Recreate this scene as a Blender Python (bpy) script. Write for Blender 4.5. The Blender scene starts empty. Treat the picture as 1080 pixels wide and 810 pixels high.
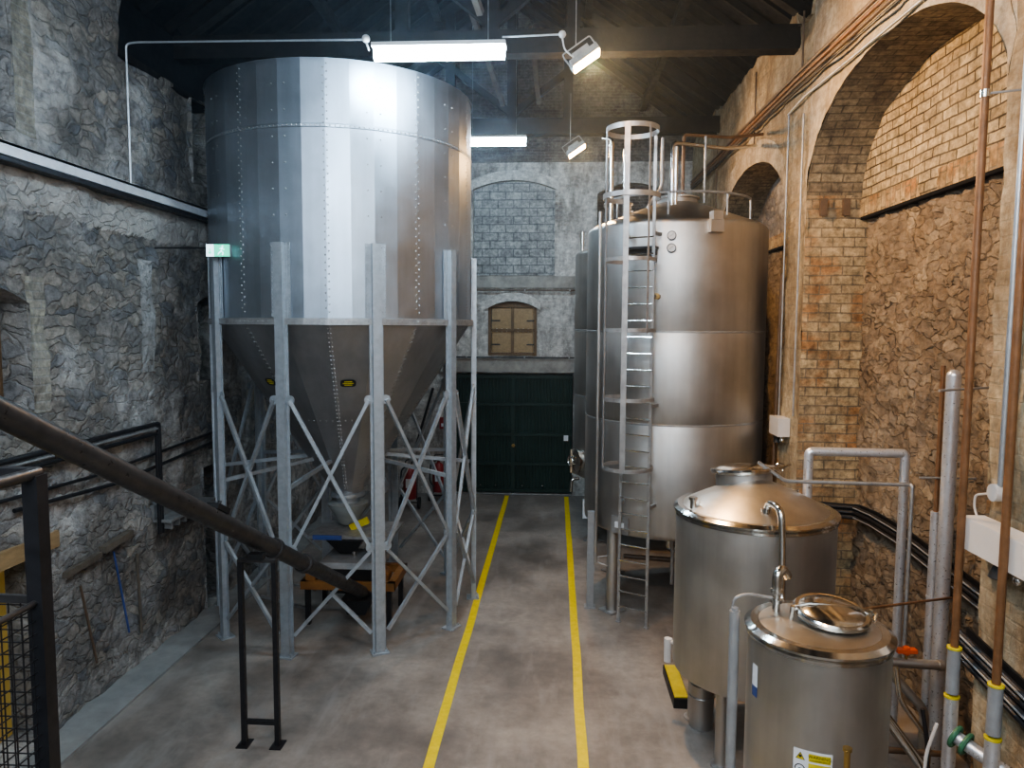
import bpy, math, random
from mathutils import Vector, Matrix, noise
from math import sin, cos, pi, sqrt, atan2, radians as R
random.seed(4)
S = bpy.context.scene
C = S.collection

# ------------------------------------------------------------------ materials
def newmat(name):
    m = bpy.data.materials.new(name); m.use_nodes = True
    nt = m.node_tree; nt.nodes.clear()
    out = nt.nodes.new('ShaderNodeOutputMaterial'); b = nt.nodes.new('ShaderNodeBsdfPrincipled')
    nt.links.new(b.outputs[0], out.inputs[0])
    return m, nt, b
def N(nt, t, **kw):
    n = nt.nodes.new('ShaderNode' + t)
    for k, v in kw.items():
        if k.startswith('i_'): n.inputs[k[2:].replace('_', ' ')].default_value = v
        else: setattr(n, k, v)
    return n
def c4(c): return (c[0], c[1], c[2], 1)
def ramp(nt, fac, stops, interp='LINEAR'):
    r = N(nt, 'ValToRGB'); cr = r.color_ramp; cr.interpolation = interp
    while len(cr.elements) < len(stops): cr.elements.new(.5)
    for e, (p, c) in zip(cr.elements, stops):
        e.position = p; e.color = c4(c) if hasattr(c, '__len__') else (c, c, c, 1)
    nt.links.new(fac, r.inputs[0]); return r.outputs[0]
def mix(nt, fac, a, b, mode='MIX'):
    m = N(nt, 'Mix', data_type='RGBA', blend_type=mode)
    for s, v in ((m.inputs[0], fac), (m.inputs[6], a), (m.inputs[7], b)):
        if hasattr(v, 'links'): nt.links.new(v, s)
        elif hasattr(v, '__len__'): s.default_value = c4(v)
        else: s.default_value = v
    return m.outputs[2]
def mth(nt, op, a, b=0.0, clamp=False):
    m = N(nt, 'Math', operation=op); m.use_clamp = clamp
    for s, v in ((m.inputs[0], a), (m.inputs[1], b)):
        if hasattr(v, 'links'): nt.links.new(v, s)
        else: s.default_value = v
    return m.outputs[0]
def uvco(nt, sc=(1, 1, 1), loc=(0, 0, 0)):
    t = N(nt, 'UVMap'); mp = N(nt, 'Mapping'); nt.links.new(t.outputs[0], mp.inputs[0])
    mp.inputs['Scale'].default_value = sc; mp.inputs['Location'].default_value = loc
    return mp.outputs[0]
def geo(nt, sc=(1, 1, 1)):
    t = N(nt, 'NewGeometry'); mp = N(nt, 'Mapping'); nt.links.new(t.outputs['Position'], mp.inputs[0])
    mp.inputs['Scale'].default_value = sc
    return mp.outputs[0]
def noi(nt, co, scale, detail=4, rough=.6):
    n = N(nt, 'TexNoise'); nt.links.new(co, n.inputs[0])
    n.inputs['Scale'].default_value = scale; n.inputs['Detail'].default_value = detail; n.inputs['Roughness'].default_value = rough
    return n.outputs[0]
def bump(nt, b, h, strength=.5, dist=.02):
    n = N(nt, 'Bump'); n.inputs['Strength'].default_value = strength; n.inputs['Distance'].default_value = dist
    nt.links.new(h, n.inputs['Height']); nt.links.new(n.outputs[0], b.inputs['Normal'])

def stone_mat(name, cols, mortar, scale=3.0, patch=(.4, .38, .36), patch_amt=.5, dark=(.05, .045, .04), seed=0, band=None, bstr=.8, mw=.06, jlo=.15, warp=.45):
    m, nt, b = newmat(name)
    co = uvco(nt, loc=(seed, seed * .7, 0))
    wn = N(nt, 'TexNoise'); nt.links.new(co, wn.inputs[0]); wn.inputs['Scale'].default_value = 3.1; wn.inputs['Detail'].default_value = 5
    wc = N(nt, 'VectorMath', operation='MULTIPLY_ADD'); nt.links.new(wn.outputs['Color'], wc.inputs[0])
    wc.inputs[1].default_value = (warp, warp, 0); nt.links.new(co, wc.inputs[2])
    st = N(nt, 'Mapping'); st.inputs['Scale'].default_value = (1, 2.1, 1); nt.links.new(wc.outputs[0], st.inputs[0])
    v1 = N(nt, 'TexVoronoi', voronoi_dimensions='2D', feature='F1'); v2 = N(nt, 'TexVoronoi', voronoi_dimensions='2D', feature='DISTANCE_TO_EDGE')
    for v in (v1, v2):
        nt.links.new(st.outputs[0], v.inputs[0]); v.inputs['Scale'].default_value = scale; v.inputs['Randomness'].default_value = .85
    sep = N(nt, 'SeparateColor'); nt.links.new(v1.outputs['Color'], sep.inputs[0])
    k = len(cols)
    base = ramp(nt, sep.outputs[0], [((i + .5) / k, c) for i, c in enumerate(cols)])
    f = noi(nt, co, 9, 6, .7)
    base = mix(nt, 1.0, base, ramp(nt, f, [(.33, .4), (.66, 1.15)]), 'MULTIPLY')
    edge = ramp(nt, v2.outputs[0], [(0.0, 1.0), (mw, .7), (mw * 2.6, 0.0)])
    edge = mth(nt, 'MULTIPLY', edge, ramp(nt, noi(nt, co, 2.7, 5, .7), [(.36, jlo), (.62, 1.0)]))
    base = mix(nt, edge, base, mix(nt, .7, mortar, ramp(nt, noi(nt, co, 25, 4), [(.3, .4), (.7, 1.)]), 'MULTIPLY'))
    big = noi(nt, co, .55, 6, .62)
    pf = mth(nt, 'MULTIPLY', ramp(nt, big, [(.48, 0.0), (.6, 1.0)]), patch_amt)
    fine = noi(nt, co, 5, 5, .7)
    pf = mth(nt, 'MULTIPLY', pf, ramp(nt, fine, [(.35, 0.15), (.6, 1.0)]))
    base = mix(nt, pf, base, patch)
    b2 = noi(nt, uvco(nt, (1, .6, 1), (seed + 7, 3, 0)), 1.1, 7, .65)
    base = mix(nt, mth(nt, 'MULTIPLY', ramp(nt, b2, [(.5, 0.0), (.72, 1.0)]), .75), base, dark)
    if band:   # plaster band between two heights
        z0, z1, pc = band
        sx = N(nt, 'SeparateXYZ'); nt.links.new(uvco(nt), sx.inputs[0])
        w = mth(nt, 'ADD', sx.outputs[1], mth(nt, 'MULTIPLY', mth(nt, 'SUBTRACT', fine, .5), .25))
        bf = mth(nt, 'MULTIPLY', mth(nt, 'GREATER_THAN', w, z0), mth(nt, 'LESS_THAN', w, z1))
        bf = mth(nt, 'MULTIPLY', bf, ramp(nt, noi(nt, co, 1.5, 6, .7), [(.3, .25), (.6, .9)]))
        base = mix(nt, bf, base, mix(nt, .8, pc, ramp(nt, fine, [(.3, .45), (.7, 1.)]), 'MULTIPLY'))
    nt.links.new(base, b.inputs['Base Color'])
    b.inputs['Roughness'].default_value = .88; b.inputs['Specular IOR Level'].default_value = .25
    h = mth(nt, 'ADD', mth(nt, 'MULTIPLY', mth(nt, 'SUBTRACT', 1.0, edge), mth(nt, 'SUBTRACT', 1.0, mth(nt, 'MULTIPLY', pf, .8))), mth(nt, 'MULTIPLY', noi(nt, co, 14, 6, .7), .9))
    bump(nt, b, h, bstr, .035)
    return m

def brick_mat(name, c1, c2, mortar, w=.23, h=.085, patch=(.5, .45, .35), patch_amt=.4, dark=(.04, .03, .025), dark_amt=.6, red=None, seed=0, mort=.012, bstr=.6, lo=.5, hi=.66):
    m, nt, b = newmat(name)
    co = uvco(nt, loc=(seed, seed, 0))
    wn = N(nt, 'TexNoise'); nt.links.new(co, wn.inputs[0]); wn.inputs['Scale'].default_value = 3
    wc = N(nt, 'VectorMath', operation='MULTIPLY_ADD'); nt.links.new(wn.outputs['Color'], wc.inputs[0])
    wc.inputs[1].default_value = (.03, .03, 0); nt.links.new(co, wc.inputs[2])
    br = N(nt, 'TexBrick'); nt.links.new(wc.outputs[0], br.inputs['Vector'])
    br.inputs['Scale'].default_value = 1; br.inputs['Brick Width'].default_value = w; br.inputs['Row Height'].default_value = h
    br.inputs['Mortar Size'].default_value = mort; br.inputs['Mortar Smooth'].default_value = .3; br.inputs['Bias'].default_value = 0
    br.inputs['Color1'].default_value = c4(c1); br.inputs['Color2'].default_value = c4(c2); br.inputs['Mortar'].default_value = c4(mortar)
    base = br.outputs['Color']
    if red:
        rf = mth(nt, 'MULTIPLY', ramp(nt, noi(nt, co, 1.6, 3), [(.5, 0.), (.62, .85)]), mth(nt, 'SUBTRACT', 1.0, br.outputs['Fac']))
        base = mix(nt, rf, base, red)
    fine = noi(nt, co, 11, 6, .7)
    base = mix(nt, 1.0, base, ramp(nt, fine, [(.32, .38), (.66, 1.12)]), 'MULTIPLY')
    base = mix(nt, 1.0, base, ramp(nt, noi(nt, co, 3.1, 6, .75), [(.34, .5), (.6, 1.1)]), 'MULTIPLY')
    big = noi(nt, uvco(nt, (1, .7, 1), (seed + 3, 1, 0)), .8, 7, .65)
    pf = mth(nt, 'MULTIPLY', ramp(nt, big, [(lo - .08, 0.), (hi - .06, 1.)]), patch_amt)
    pf = mth(nt, 'MULTIPLY', pf, ramp(nt, noi(nt, co, 4.3, 7, .8), [(.36, .15), (.6, 1.)]))
    base = mix(nt, pf, base, mix(nt, .9, patch, ramp(nt, noi(nt, co, 8, 6, .75), [(.32, .45), (.62, 1.)]), 'MULTIPLY'))
    b2 = noi(nt, uvco(nt, (1.6, .45, 1), (seed + 9, 4, 0)), 1.2, 8, .7)
    base = mix(nt, mth(nt, 'MULTIPLY', ramp(nt, b2, [(lo, 0.), (hi + .08, 1.)]), dark_amt), base, dark)
    nt.links.new(base, b.inputs['Base Color']); b.inputs['Roughness'].default_value = .85; b.inputs['Specular IOR Level'].default_value = .25
    hh = mth(nt, 'ADD', mth(nt, 'MULTIPLY', mth(nt, 'SUBTRACT', 1.0, br.outputs['Fac']), mth(nt, 'SUBTRACT', 1.0, mth(nt, 'MULTIPLY', pf, .7))), mth(nt, 'MULTIPLY', fine, .9))
    bump(nt, b, hh, bstr, .02)
    return m

def plain(name, col, rough=.6, metal=0.0, nz=.3, nscale=4, bstr=0.1, spec=.5, stretch=(1, 1, 1), rvar=.12):
    m, nt, b = newmat(name)
    co = geo(nt, stretch)
    f = noi(nt, co, nscale, 5, .65)
    lo = 1 - nz
    base = mix(nt, 1.0, col, ramp(nt, f, [(.3, lo), (.7, 1.0)]), 'MULTIPLY')
    nt.links.new(base, b.inputs['Base Color']); b.inputs['Metallic'].default_value = metal
    b.inputs['Specular IOR Level'].default_value = spec
    nt.links.new(ramp(nt, noi(nt, co, nscale * 2.3, 4), [(.3, max(.03, rough - rvar)), (.7, min(1, rough + rvar))]), b.inputs['Roughness'])
    if bstr: bump(nt, b, noi(nt, co, nscale * 6, 4), bstr, .01)
    return m
def emis(name, col, st):
    m, nt, b = newmat(name)
    b.inputs['Base Color'].default_value = c4(col); b.inputs['Emission Color'].default_value = c4(col); b.inputs['Emission Strength'].default_value = st
    n = noi(nt, geo(nt), 3, 2); nt.links.new(ramp(nt, n, [(0, .3), (1, .4)]), b.inputs['Roughness'])
    return m

M = {}
M['stone_cool'] = stone_mat('rubble stone whitewashed', [(.22, .215, .215), (.31, .28, .25), (.16, .165, .18), (.38, .34, .29), (.26, .24, .22)], (.25, .235, .215), 3.6,  # mortar tone darkened to paint shadows between the courses
                            patch=(.60, .58, .56), patch_amt=.75, dark=(.10, .095, .09), band=(6.28, 6.86, (.60, .57, .53)), seed=2, bstr=.9, jlo=.35, mw=.05)
M['stone_warm'] = stone_mat('rubble stone brown', [(.27, .215, .155), (.19, .145, .105), (.34, .28, .20), (.23, .185, .14), (.25, .19, .13)], (.085, .065, .05), 3.6,
                            patch=(.43, .36, .27), patch_amt=.5, dark=(.12, .09, .065), seed=5, bstr=.9, mw=.035, jlo=0.0)
M['brick_back'] = brick_mat('whitewashed brick', (.58, .54, .50), (.40, .34, .30), (.50, .47, .44), patch=(.88, .85, .80), patch_amt=.95, dark=(.14, .12, .105), dark_amt=.9, w=.3, h=.1, seed=1, lo=.46, hi=.58)
M['brick_gable'] = brick_mat('dark brick', (.20, .17, .15), (.13, .10, .09), (.22, .2, .19), patch=(.4, .38, .36), patch_amt=.45, seed=3)  # darker brick mix than the wall below
M['brick_ochre'] = brick_mat('ochre brick', (.60, .47, .28), (.40, .29, .17), (.25, .2, .14), patch=(.46, .38, .26), patch_amt=.35, red=(.44, .21, .08), dark_amt=.5, seed=2, mort=.012, w=.33, h=.145)
M['brick_tymp'] = brick_mat('yellow brick', (.66, .56, .37), (.44, .35, .22), (.11, .085, .06), patch=(.5, .43, .3), patch_amt=.25, dark_amt=.45, seed=6, mort=.012, bstr=.9, w=.33, h=.13)
M['brick_vault'] = brick_mat('darker yellow brick', (.40, .33, .22), (.25, .2, .14), (.17, .14, .10), patch=(.33, .28, .2), patch_amt=.3, dark_amt=.6, seed=8, mort=.012, w=.33, h=.14)  # darker mix of the yellow brick for the soffits
M['brick_face'] = brick_mat('limewashed ochre brick', (.50, .40, .25), (.38, .28, .165), (.40, .33, .22), patch=(.66, .58, .43), patch_amt=.8, dark=(.13, .085, .045), dark_amt=.8, seed=11, lo=.42, hi=.6, w=.33, h=.14)
M['render_coat'] = brick_mat('lime render', (.55, .48, .36), (.48, .41, .30), (.50, .43, .32), patch=(.74, .68, .55), patch_amt=.95, dark=(.18, .12, .07), dark_amt=.7, seed=15, lo=.42, hi=.62, bstr=.35)
M['near_coat'] = plain('pale near wall', (.62, .62, .62), .8)  # unseen wall made pale so the metal has something bright to reflect
M['block'] = brick_mat('concrete block', (.50, .50, .49), (.40, .40, .395), (.22, .22, .22), w=.46, h=.235, patch=(.40, .40, .39), patch_amt=.2, dark=(.2, .2, .2), dark_amt=.15, seed=4, mort=.018, bstr=.4)
M['lintel'] = plain('weathered lintel', (.44, .41, .37), .85, nz=.55, nscale=2.5, bstr=.4)
M['roof'] = plain('near-black roof boards', (.005, .005, .006), .85, nz=.6, nscale=3, spec=.2)  # near-black board tone
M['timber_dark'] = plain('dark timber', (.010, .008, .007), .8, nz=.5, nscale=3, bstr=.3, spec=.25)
M['timber'] = plain('brown timber', (.20, .12, .06), .7, nz=.5, nscale=5, bstr=.3, stretch=(4, 4, 1))
M['timber_light'] = plain('pale varnished timber', (.42, .28, .14), .6, nz=.35, nscale=4, bstr=.2, stretch=(4, 1, 4))
M['timber_old'] = plain('grey weathered timber', (.16, .13, .10), .85, nz=.55, nscale=4, bstr=.4)
M['void'] = plain('painted dark depth', (.012, .012, .014), .9, spec=.1)  # near-black surfaces standing in for unlit depth and shadow gaps
M['galv'] = plain('galvanised steel', (.56, .60, .64), .42, .75, nz=.18, nscale=14, bstr=.03)
M['galv_bright'] = plain('bright zinc trunking', (.85, .87, .9), .4, .35, nz=.15, nscale=6)
M['galv_leg'] = plain('galvanised steel leg', (.46, .50, .54), .5, .55, nz=.25, nscale=9, bstr=.05)
M['galv_dull'] = plain('dull galvanised pipe', (.45, .45, .45), .45, .6, nz=.4, nscale=8, bstr=.1)
M['foil'] = plain('foil pipe insulation', (.74, .75, .78), .36, .7, nz=.18, nscale=14, bstr=.12)
M['grey_clad'] = plain('grey pipe cladding', (.33, .34, .35), .5, .2, nz=.2, nscale=8)
M['chrome'] = plain('polished steel', (.72, .70, .66), .16, 1.0, nz=.1, nscale=5, bstr=0, rvar=.05)
M['steel_dark'] = plain('dark painted steel', (.028, .027, .030), .42, .3, nz=.4, nscale=9, bstr=.05)
M['auger'] = plain('dark worn steel tube', (.085, .078, .076), .38, .6, nz=.4, nscale=6, bstr=.05)
M['black'] = plain('black plastic', (.012, .012, .013), .5, nz=.3)
M['rust'] = plain('rusty brown pipe', (.23, .115, .052), .5, .25, nz=.4, nscale=7, bstr=.15)
M['brown_pipe'] = plain('brown painted pipe', (.15, .10, .065), .5, .1, nz=.4, nscale=7)
M['yellow'] = plain('yellow paint', (.70, .58, .03), .55, nz=.25, nscale=6)
M['yellow_line'] = plain('worn yellow floor paint', (.85, .66, .0), .6, nz=.2, nscale=9)
M['orange'] = plain('orange painted steel', (.30, .13, .03), .5, nz=.35)
M['red'] = plain('red paint', (.30, .02, .02), .35, nz=.2)
M['white'] = plain('white plastic', (.66, .64, .62), .45, nz=.1)
M['paper'] = plain('white paper', (.75, .78, .82), .6, nz=.05)
M['blue'] = plain('blue paint', (.05, .09, .28), .5)
M['green_flange'] = plain('green rubber', (.05, .17, .09), .5)
M['green_steel'] = plain('dark green paint', (.014, .042, .034), .5, .1, nz=.35, nscale=1.4, spec=.35)  # deep green paint with random tone
M['cable'] = plain('black cable', (.014, .014, .017), .4)
M['canvas'] = plain('pale dusty cloth', (.30, .32, .31), .8, nz=.3)
M['grey_lid'] = plain('dusty grey sheet', (.26, .26, .26), .6, .3, nz=.35)
M['red_valve'] = plain('orange valve handle', (.62, .10, .03), .5)
M['brass'] = plain('brass', (.50, .34, .13), .35, .9)
M['tube'] = emis('fluorescent tube', (.60, .82, 1.0), 120)
M['flood'] = emis('warm lamp glass', (1.0, .50, .16), 130)
M['exit_green'] = emis('exit sign green', (.03, .60, .38), 1.6)
M['exit_white'] = emis('exit sign white', (.65, .88, 1.0), 1.8)
M['door_glow'] = emis('glowing yellow door', (.40, .27, .06), .10)  # light in the doorway put in as a weak glow of the panel

def steel_tank(name, col, rough, ds=0.0):
    m, nt, b = newmat(name)
    g = geo(nt, (1.6, 1.6, .12)); f = noi(nt, g, 4, 6, .6)
    g2 = geo(nt, (1, 1, 1)); f2 = noi(nt, g2, 1.3, 5, .65)
    base = mix(nt, 1.0, col, ramp(nt, f, [(.3, .86), (.7, 1.)]), 'MULTIPLY')
    base = mix(nt, 1.0, base, ramp(nt, f2, [(.35, .82), (.65, 1.)]), 'MULTIPLY')
    nt.links.new(base, b.inputs['Base Color']); b.inputs['Metallic'].default_value = 1.0
    nt.links.new(ramp(nt, f2, [(.3, rough - .05), (.7, rough + .08)]), b.inputs['Roughness'])
    bump(nt, b, noi(nt, geo(nt, (.5, .5, 6)), 30, 3), .035, .004)
    return m
M['stainless'] = steel_tank('brushed stainless steel', (.60, .585, .56), .46)
M['stainless_lid'] = steel_tank('stainless lid', (.66, .63, .58), .36)
M['silo'] = steel_tank('galvanised silo sheet', (.52, .59, .67), .40)
M['silo_cone'] = steel_tank('galvanised hopper sheet', (.56, .56, .57), .44)

def floor_mat():
    m, nt, b = newmat('worn concrete floor')
    co = geo(nt)
    f = noi(nt, co, .55, 8, .62); g = noi(nt, co, 6, 6, .7)
    base = ramp(nt, f, [(.3, (.13, .117, .105)), (.46, (.23, .205, .183)), (.6, (.35, .315, .28)), (.75, (.19, .17, .155))])
    base = mix(nt, .7, base, ramp(nt, g, [(.3, .62), (.7, 1.0)]), 'MULTIPLY')
    st = noi(nt, geo(nt, (1.6, .35, 1)), 1.4, 5, .6)
    base = mix(nt, mth(nt, 'MULTIPLY', ramp(nt, st, [(.52, 0.), (.68, 1.)]), .5), base, (.33, .31, .29))
    nt.links.new(base, b.inputs['Base Color'])
    nt.links.new(ramp(nt, noi(nt, co, 1.1, 5), [(.35, .42), (.65, .72)]), b.inputs['Roughness'])
    b.inputs['Specular IOR Level'].default_value = .4
    bump(nt, b, g, .12, .01)
    return m
M['floor'] = floor_mat()
M['kerb'] = plain('pale concrete', (.30, .30, .29), .8, nz=.3, nscale=3, bstr=.2)

# ------------------------------------------------------------------ mesh builder
class MB:
    def __init__(s): s.v = []; s.f = []; s.uv = {}
    def add(s, vs, fs):
        o = len(s.v); s.v += [Vector(v) for v in vs]; s.f += [tuple(i + o for i in f) for f in fs]; return s
    def box(s, c, d, m=None):
        x, y, z = d[0] / 2, d[1] / 2, d[2] / 2
        vs = [Vector((a * x, b_ * y, c_ * z)) for a in (-1, 1) for b_ in (-1, 1) for c_ in (-1, 1)]
        if m is not None: vs = [m @ v for v in vs]
        vs = [v + Vector(c) for v in vs]
        return s.add(vs, [(0, 1, 3, 2), (4, 6, 7, 5), (0, 4, 5, 1), (2, 3, 7, 6), (0, 2, 6, 4), (1, 5, 7, 3)])
    def bx(s, a, b):
        return s.box([(a[i] + b[i]) / 2 for i in range(3)], [abs(b[i] - a[i]) for i in range(3)])
    def bar(s, p0, p1, w, h, up=(0, 0, 1)):
        p0, p1 = Vector(p0), Vector(p1); d = p1 - p0; L = d.length; d.normalize(); u = Vector(up)
        if abs(d.dot(u)) > .98: u = Vector((0, 1, 0))
        x = d.cross(u).normalized(); z = x.cross(d)
        return s.box((p0 + p1) / 2, (w, L, h), Matrix((x, d, z)).transposed())
    def tube(s, pts, r, seg=12, rad=None, cap=True, bend=0.0):
        P = [Vector(p) for p in pts]
        if bend:
            Q = [P[0]]
            for i in range(1, len(P) - 1):
                a, b, c = P[i - 1], P[i], P[i + 1]
                t = min(bend, (a - b).length * .45, (c - b).length * .45)
                q0 = b + (a - b).normalized() * t; q1 = b + (c - b).normalized() * t
                for k in range(6):
                    u = k / 5; Q.append(q0 * (1 - u) ** 2 + b * 2 * u * (1 - u) + q1 * u * u)
            Q.append(P[-1]); P = Q
        n = len(P); T = []
        for i in range(n):
            t = (P[min(i + 1, n - 1)] - P[max(i - 1, 0)]); T.append(t.normalized() if t.length > 1e-9 else Vector((0, 0, 1)))
        x = T[0].orthogonal().normalized(); vs = []; fs = []
        for i in range(n):
            x = (x - T[i] * x.dot(T[i])).normalized(); y = T[i].cross(x)
            rr = rad[i] if rad else r
            for k in range(seg):
                a = 2 * pi * k / seg; vs.append(P[i] + x * cos(a) * rr + y * sin(a) * rr)
        for i in range(n - 1):
            for k in range(seg):
                k2 = (k + 1) % seg; fs.append((i * seg + k, i * seg + k2, (i + 1) * seg + k2, (i + 1) * seg + k))
        if cap: fs += [tuple(reversed(range(seg))), tuple(range((n - 1) * seg, n * seg))]
        return s.add(vs, fs)
    def cyl(s, p0, p1, r0, r1=None, seg=24):
        return s.tube([p0, p1], r0, seg, rad=[r0, r0 if r1 is None else r1])
    def lathe(s, c, prof, seg=48, phase=0.0, m=None, cap0=False, cap1=False):
        vs = []; fs = []
        for (r, z) in prof:
            for k in range(seg):
                a = phase + 2 * pi * k / seg
                v = Vector((r * sin(a), -r * cos(a), z))
                if m is not None: v = m @ v
                vs.append(v + Vector(c))
        n = len(prof)
        for i in range(n - 1):
            for k in range(seg):
                k2 = (k + 1) % seg; fs.append((i * seg + k, i * seg + k2, (i + 1) * seg + k2, (i + 1) * seg + k))
        if cap0: fs.append(tuple(reversed(range(seg))))
        if cap1: fs.append(tuple(range((n - 1) * seg, n * seg)))
        return s.add(vs, fs)
    def torus(s, c, R0, r, m=None, seg=40, ring=8):
        prof = []
        vs = []; fs = []
        for i in range(seg):
            a = 2 * pi * i / seg
            for k in range(ring):
                b = 2 * pi * k / ring
                v = Vector(((R0 + r * cos(b)) * cos(a), (R0 + r * cos(b)) * sin(a), r * sin(b)))
                if m is not None: v = m @ v
                vs.append(v + Vector(c))
        for i in range(seg):
            for k in range(ring):
                i2 = (i + 1) % seg; k2 = (k + 1) % ring
                fs.append((i * ring + k, i2 * ring + k, i2 * ring + k2, i * ring + k2))
        return s.add(vs, fs)
    def sph(s, c, r, seg=12, sc=(1, 1, 1)):
        prof = [(r * sin(pi * i / 8) + 1e-4, -r * cos(pi * i / 8)) for i in range(9)]
        return s.lathe(c, [(p[0], p[1] * sc[2]) for p in prof], seg)
    def build(s, name, mat, parent=None, smooth=35, label=None, cat=None, group=None, kind=None, uv=None):
        o0 = parent_loc(parent)
        me = bpy.data.meshes.new(name)
        if parent is None and not kind:
            xs = [v.x for v in s.v]; ys = [v.y for v in s.v]; zs = [v.z for v in s.v]
            o0 = Vector(((min(xs) + max(xs)) / 2, (min(ys) + max(ys)) / 2, min(zs)))
        me.from_pydata([v - o0 for v in s.v], [], s.f); me.update()
        if uv:
            l = me.uv_layers.new(name='UVMap')
            for p in me.polygons:
                for li in p.loop_indices: l.data[li].uv = uv[me.loops[li].vertex_index]
        if smooth:
            me.shade_smooth(); me.set_sharp_from_angle(angle=R(smooth))
        ml = mat if isinstance(mat, (list, tuple)) else [mat]
        for mm in ml: me.materials.append(M[mm])
        o = bpy.data.objects.new(name, me); C.objects.link(o)
        if parent is not None: o.parent = parent
        else: o.location = o0
        if label: o['label'] = label
        if cat: o['category'] = cat
        if group: o['group'] = group
        if kind: o['kind'] = kind
        return o
def parent_loc(p):
    v = Vector((0, 0, 0))
    while p is not None: v += p.location; p = p.parent
    return v
def thing(name, label, cat, loc, group=None, kind=None):
    o = bpy.data.objects.new(name, None); C.objects.link(o); o.location = loc; o.empty_display_size = .1
    if label: o['label'] = label
    if cat: o['category'] = cat
    if group: o['group'] = group
    if kind: o['kind'] = kind
    return o

# ------------------------------------------------------------------ dimensions
XL, XR, YB = -6.08, 3.85, 21.25
YN = -2.0
EAVE = 10.2

def rough(p, a1=.02, a2=.03, f=3.0, rubble=True):
    q = Vector(p)
    d = noise.fractal(q * 1.3, 1.0, 2.0, 3) * a1
    if rubble:
        w = q + Vector((noise.noise(q * 1.5), noise.noise(q * 1.5 + Vector((5, 1, 2))), noise.noise(q * 1.5 + Vector((2, 8, 4))))) * .15
        w = Vector((w.x * .2, w.y, w.z * 1.5)) * f
        dd, _ = noise.voronoi(w)
        d += (1 - (1 - min(dd[1] - dd[0], .5) / .5) ** 2) * a2
        d += noise.noise(q * 9) * a2 * .35
    return d

def lin(a, b, step, extra=()):
    n = max(1, int(round((b - a) / step))); L = [a + (b - a) * i / n for i in range(n + 1)]
    for e in extra:
        if a < e < b:
            k = min(range(len(L)), key=lambda i: abs(L[i] - e))
            if 0 < k < n: L[k] = e
    return sorted(set(L))

def grid_wall(name, P, us, vs, mat, holes=(), disp=None, nrm=(1, 0, 0), label=None, parent=None, top=None):
    """P(u,v)->point; holes (u0,u1,v0,v1,rise) are left open, rise giving a segmental arched head"""
    mb = MB(); uv = []; nrm = Vector(nrm)
    def archtop(h, u):
        um = (h[0] + h[1]) / 2; hw = (h[1] - h[0]) / 2; t = max(0, 1 - ((u - um) / hw) ** 2)
        return h[3] - h[4] + h[4] * t
    keep = {}
    idx = {}
    def vid(i, j):
        if (i, j) not in idx:
            u, v = us[i], vs[j]
            for h in holes:
                if h[4] and h[0] - 1e-6 <= u <= h[1] + 1e-6 and abs(v - archtop(h, u)) < (vs[min(j + 1, len(vs) - 1)] - vs[max(0, j - 1)]) * .38:
                    v = archtop(h, u)
            if top and j == len(vs) - 1: v = top(u)
            p = Vector(P(u, v)); uvv = (u, v)
            if disp: p = p + nrm * disp(p)
            idx[(i, j)] = len(mb.v); mb.v.append(p); uv.append(uvv)
        return idx[(i, j)]
    for i in range(len(us) - 1):
        for j in range(len(vs) - 1):
            uc, vc = (us[i] + us[i + 1]) / 2, (vs[j] + vs[j + 1]) / 2
            if any(h[0] < uc < h[1] and h[2] < vc < (archtop(h, uc) if h[4] else h[3]) for h in holes): continue
            mb.f.append((vid(i, j), vid(i + 1, j), vid(i + 1, j + 1), vid(i, j + 1)))
    return mb.build(name, mat, parent, smooth=60, kind=None if parent else 'structure', uv=uv, label=label)

def reveal(name, axis, x, depth, h, mat, parent=None, n=14):
    """lining of an opening in a wall on plane x (axis 0: plane X=x, u=Y; axis 1: plane Y=x, u=X)"""
    u0, u1, v0, v1, rise = h
    pts = [(u0, v0), (u0, v1 - rise)]
    if rise:
        um = (u0 + u1) / 2; hw = (u1 - u0) / 2
        for k in range(1, n): u = u0 + (u1 - u0) * k / n; pts.append((u, v1 - rise + rise * (1 - ((u - um) / hw) ** 2)))
    pts += [(u1, v1 - rise), (u1, v0), (u0, v0)]
    mb = MB(); uv = []; L = 0
    sg = 1 if depth > 0 else -1
    for k, (u, v) in enumerate(pts):
        if k: L += math.dist(pts[k - 1], (u, v))
        for d in (-.04 * sg, depth):
            mb.v.append(Vector((x + d, u, v)) if axis == 0 else Vector((u, x + d, v))); uv.append((d, L) if abs(d) else (0, L))
    for k in range(len(pts) - 1): mb.f.append((2 * k, 2 * k + 1, 2 * k + 3, 2 * k + 2))
    return mb.build(name, mat, parent, smooth=30, kind=None if parent else 'structure', uv=uv)

# ------------------------------------------------------------------ floor
mb = MB(); mb.add([(-6.6, YN, 0), (5.2, YN, 0), (5.2, 22, 0), (-6.6, 22, 0)], [(0, 1, 2, 3)])
mb.build('floor', 'floor', kind='structure', smooth=0)
mb = MB(); mb.bx((XL - .1, YN, -.02), (-5.56, 21.2, .035)); mb.build('trim_1', 'kerb', kind='structure', smooth=0)
for xa, xb, lab in ((-1.45, -1.325, 'yellow painted line on the concrete floor beside the grain silo legs'), (.30, .425, 'yellow painted line on the concrete floor beside the stainless storage tanks')):
    mb = MB(); ys = lin(1.5, 21.1, .35); vs = []
    for y in ys:
        j = noise.noise(Vector((xa * 3, y * .7, 0))) * .012
        vs += [(xa + j, y, .004), (xb + j, y, .004)]
    mb.add(vs, [(2 * i, 2 * i + 1, 2 * i + 3, 2 * i + 2) for i in range(len(ys) - 1)])
    mb.build('floor_line', 'yellow_line', label=lab, cat='floor marking', smooth=0)

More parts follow.
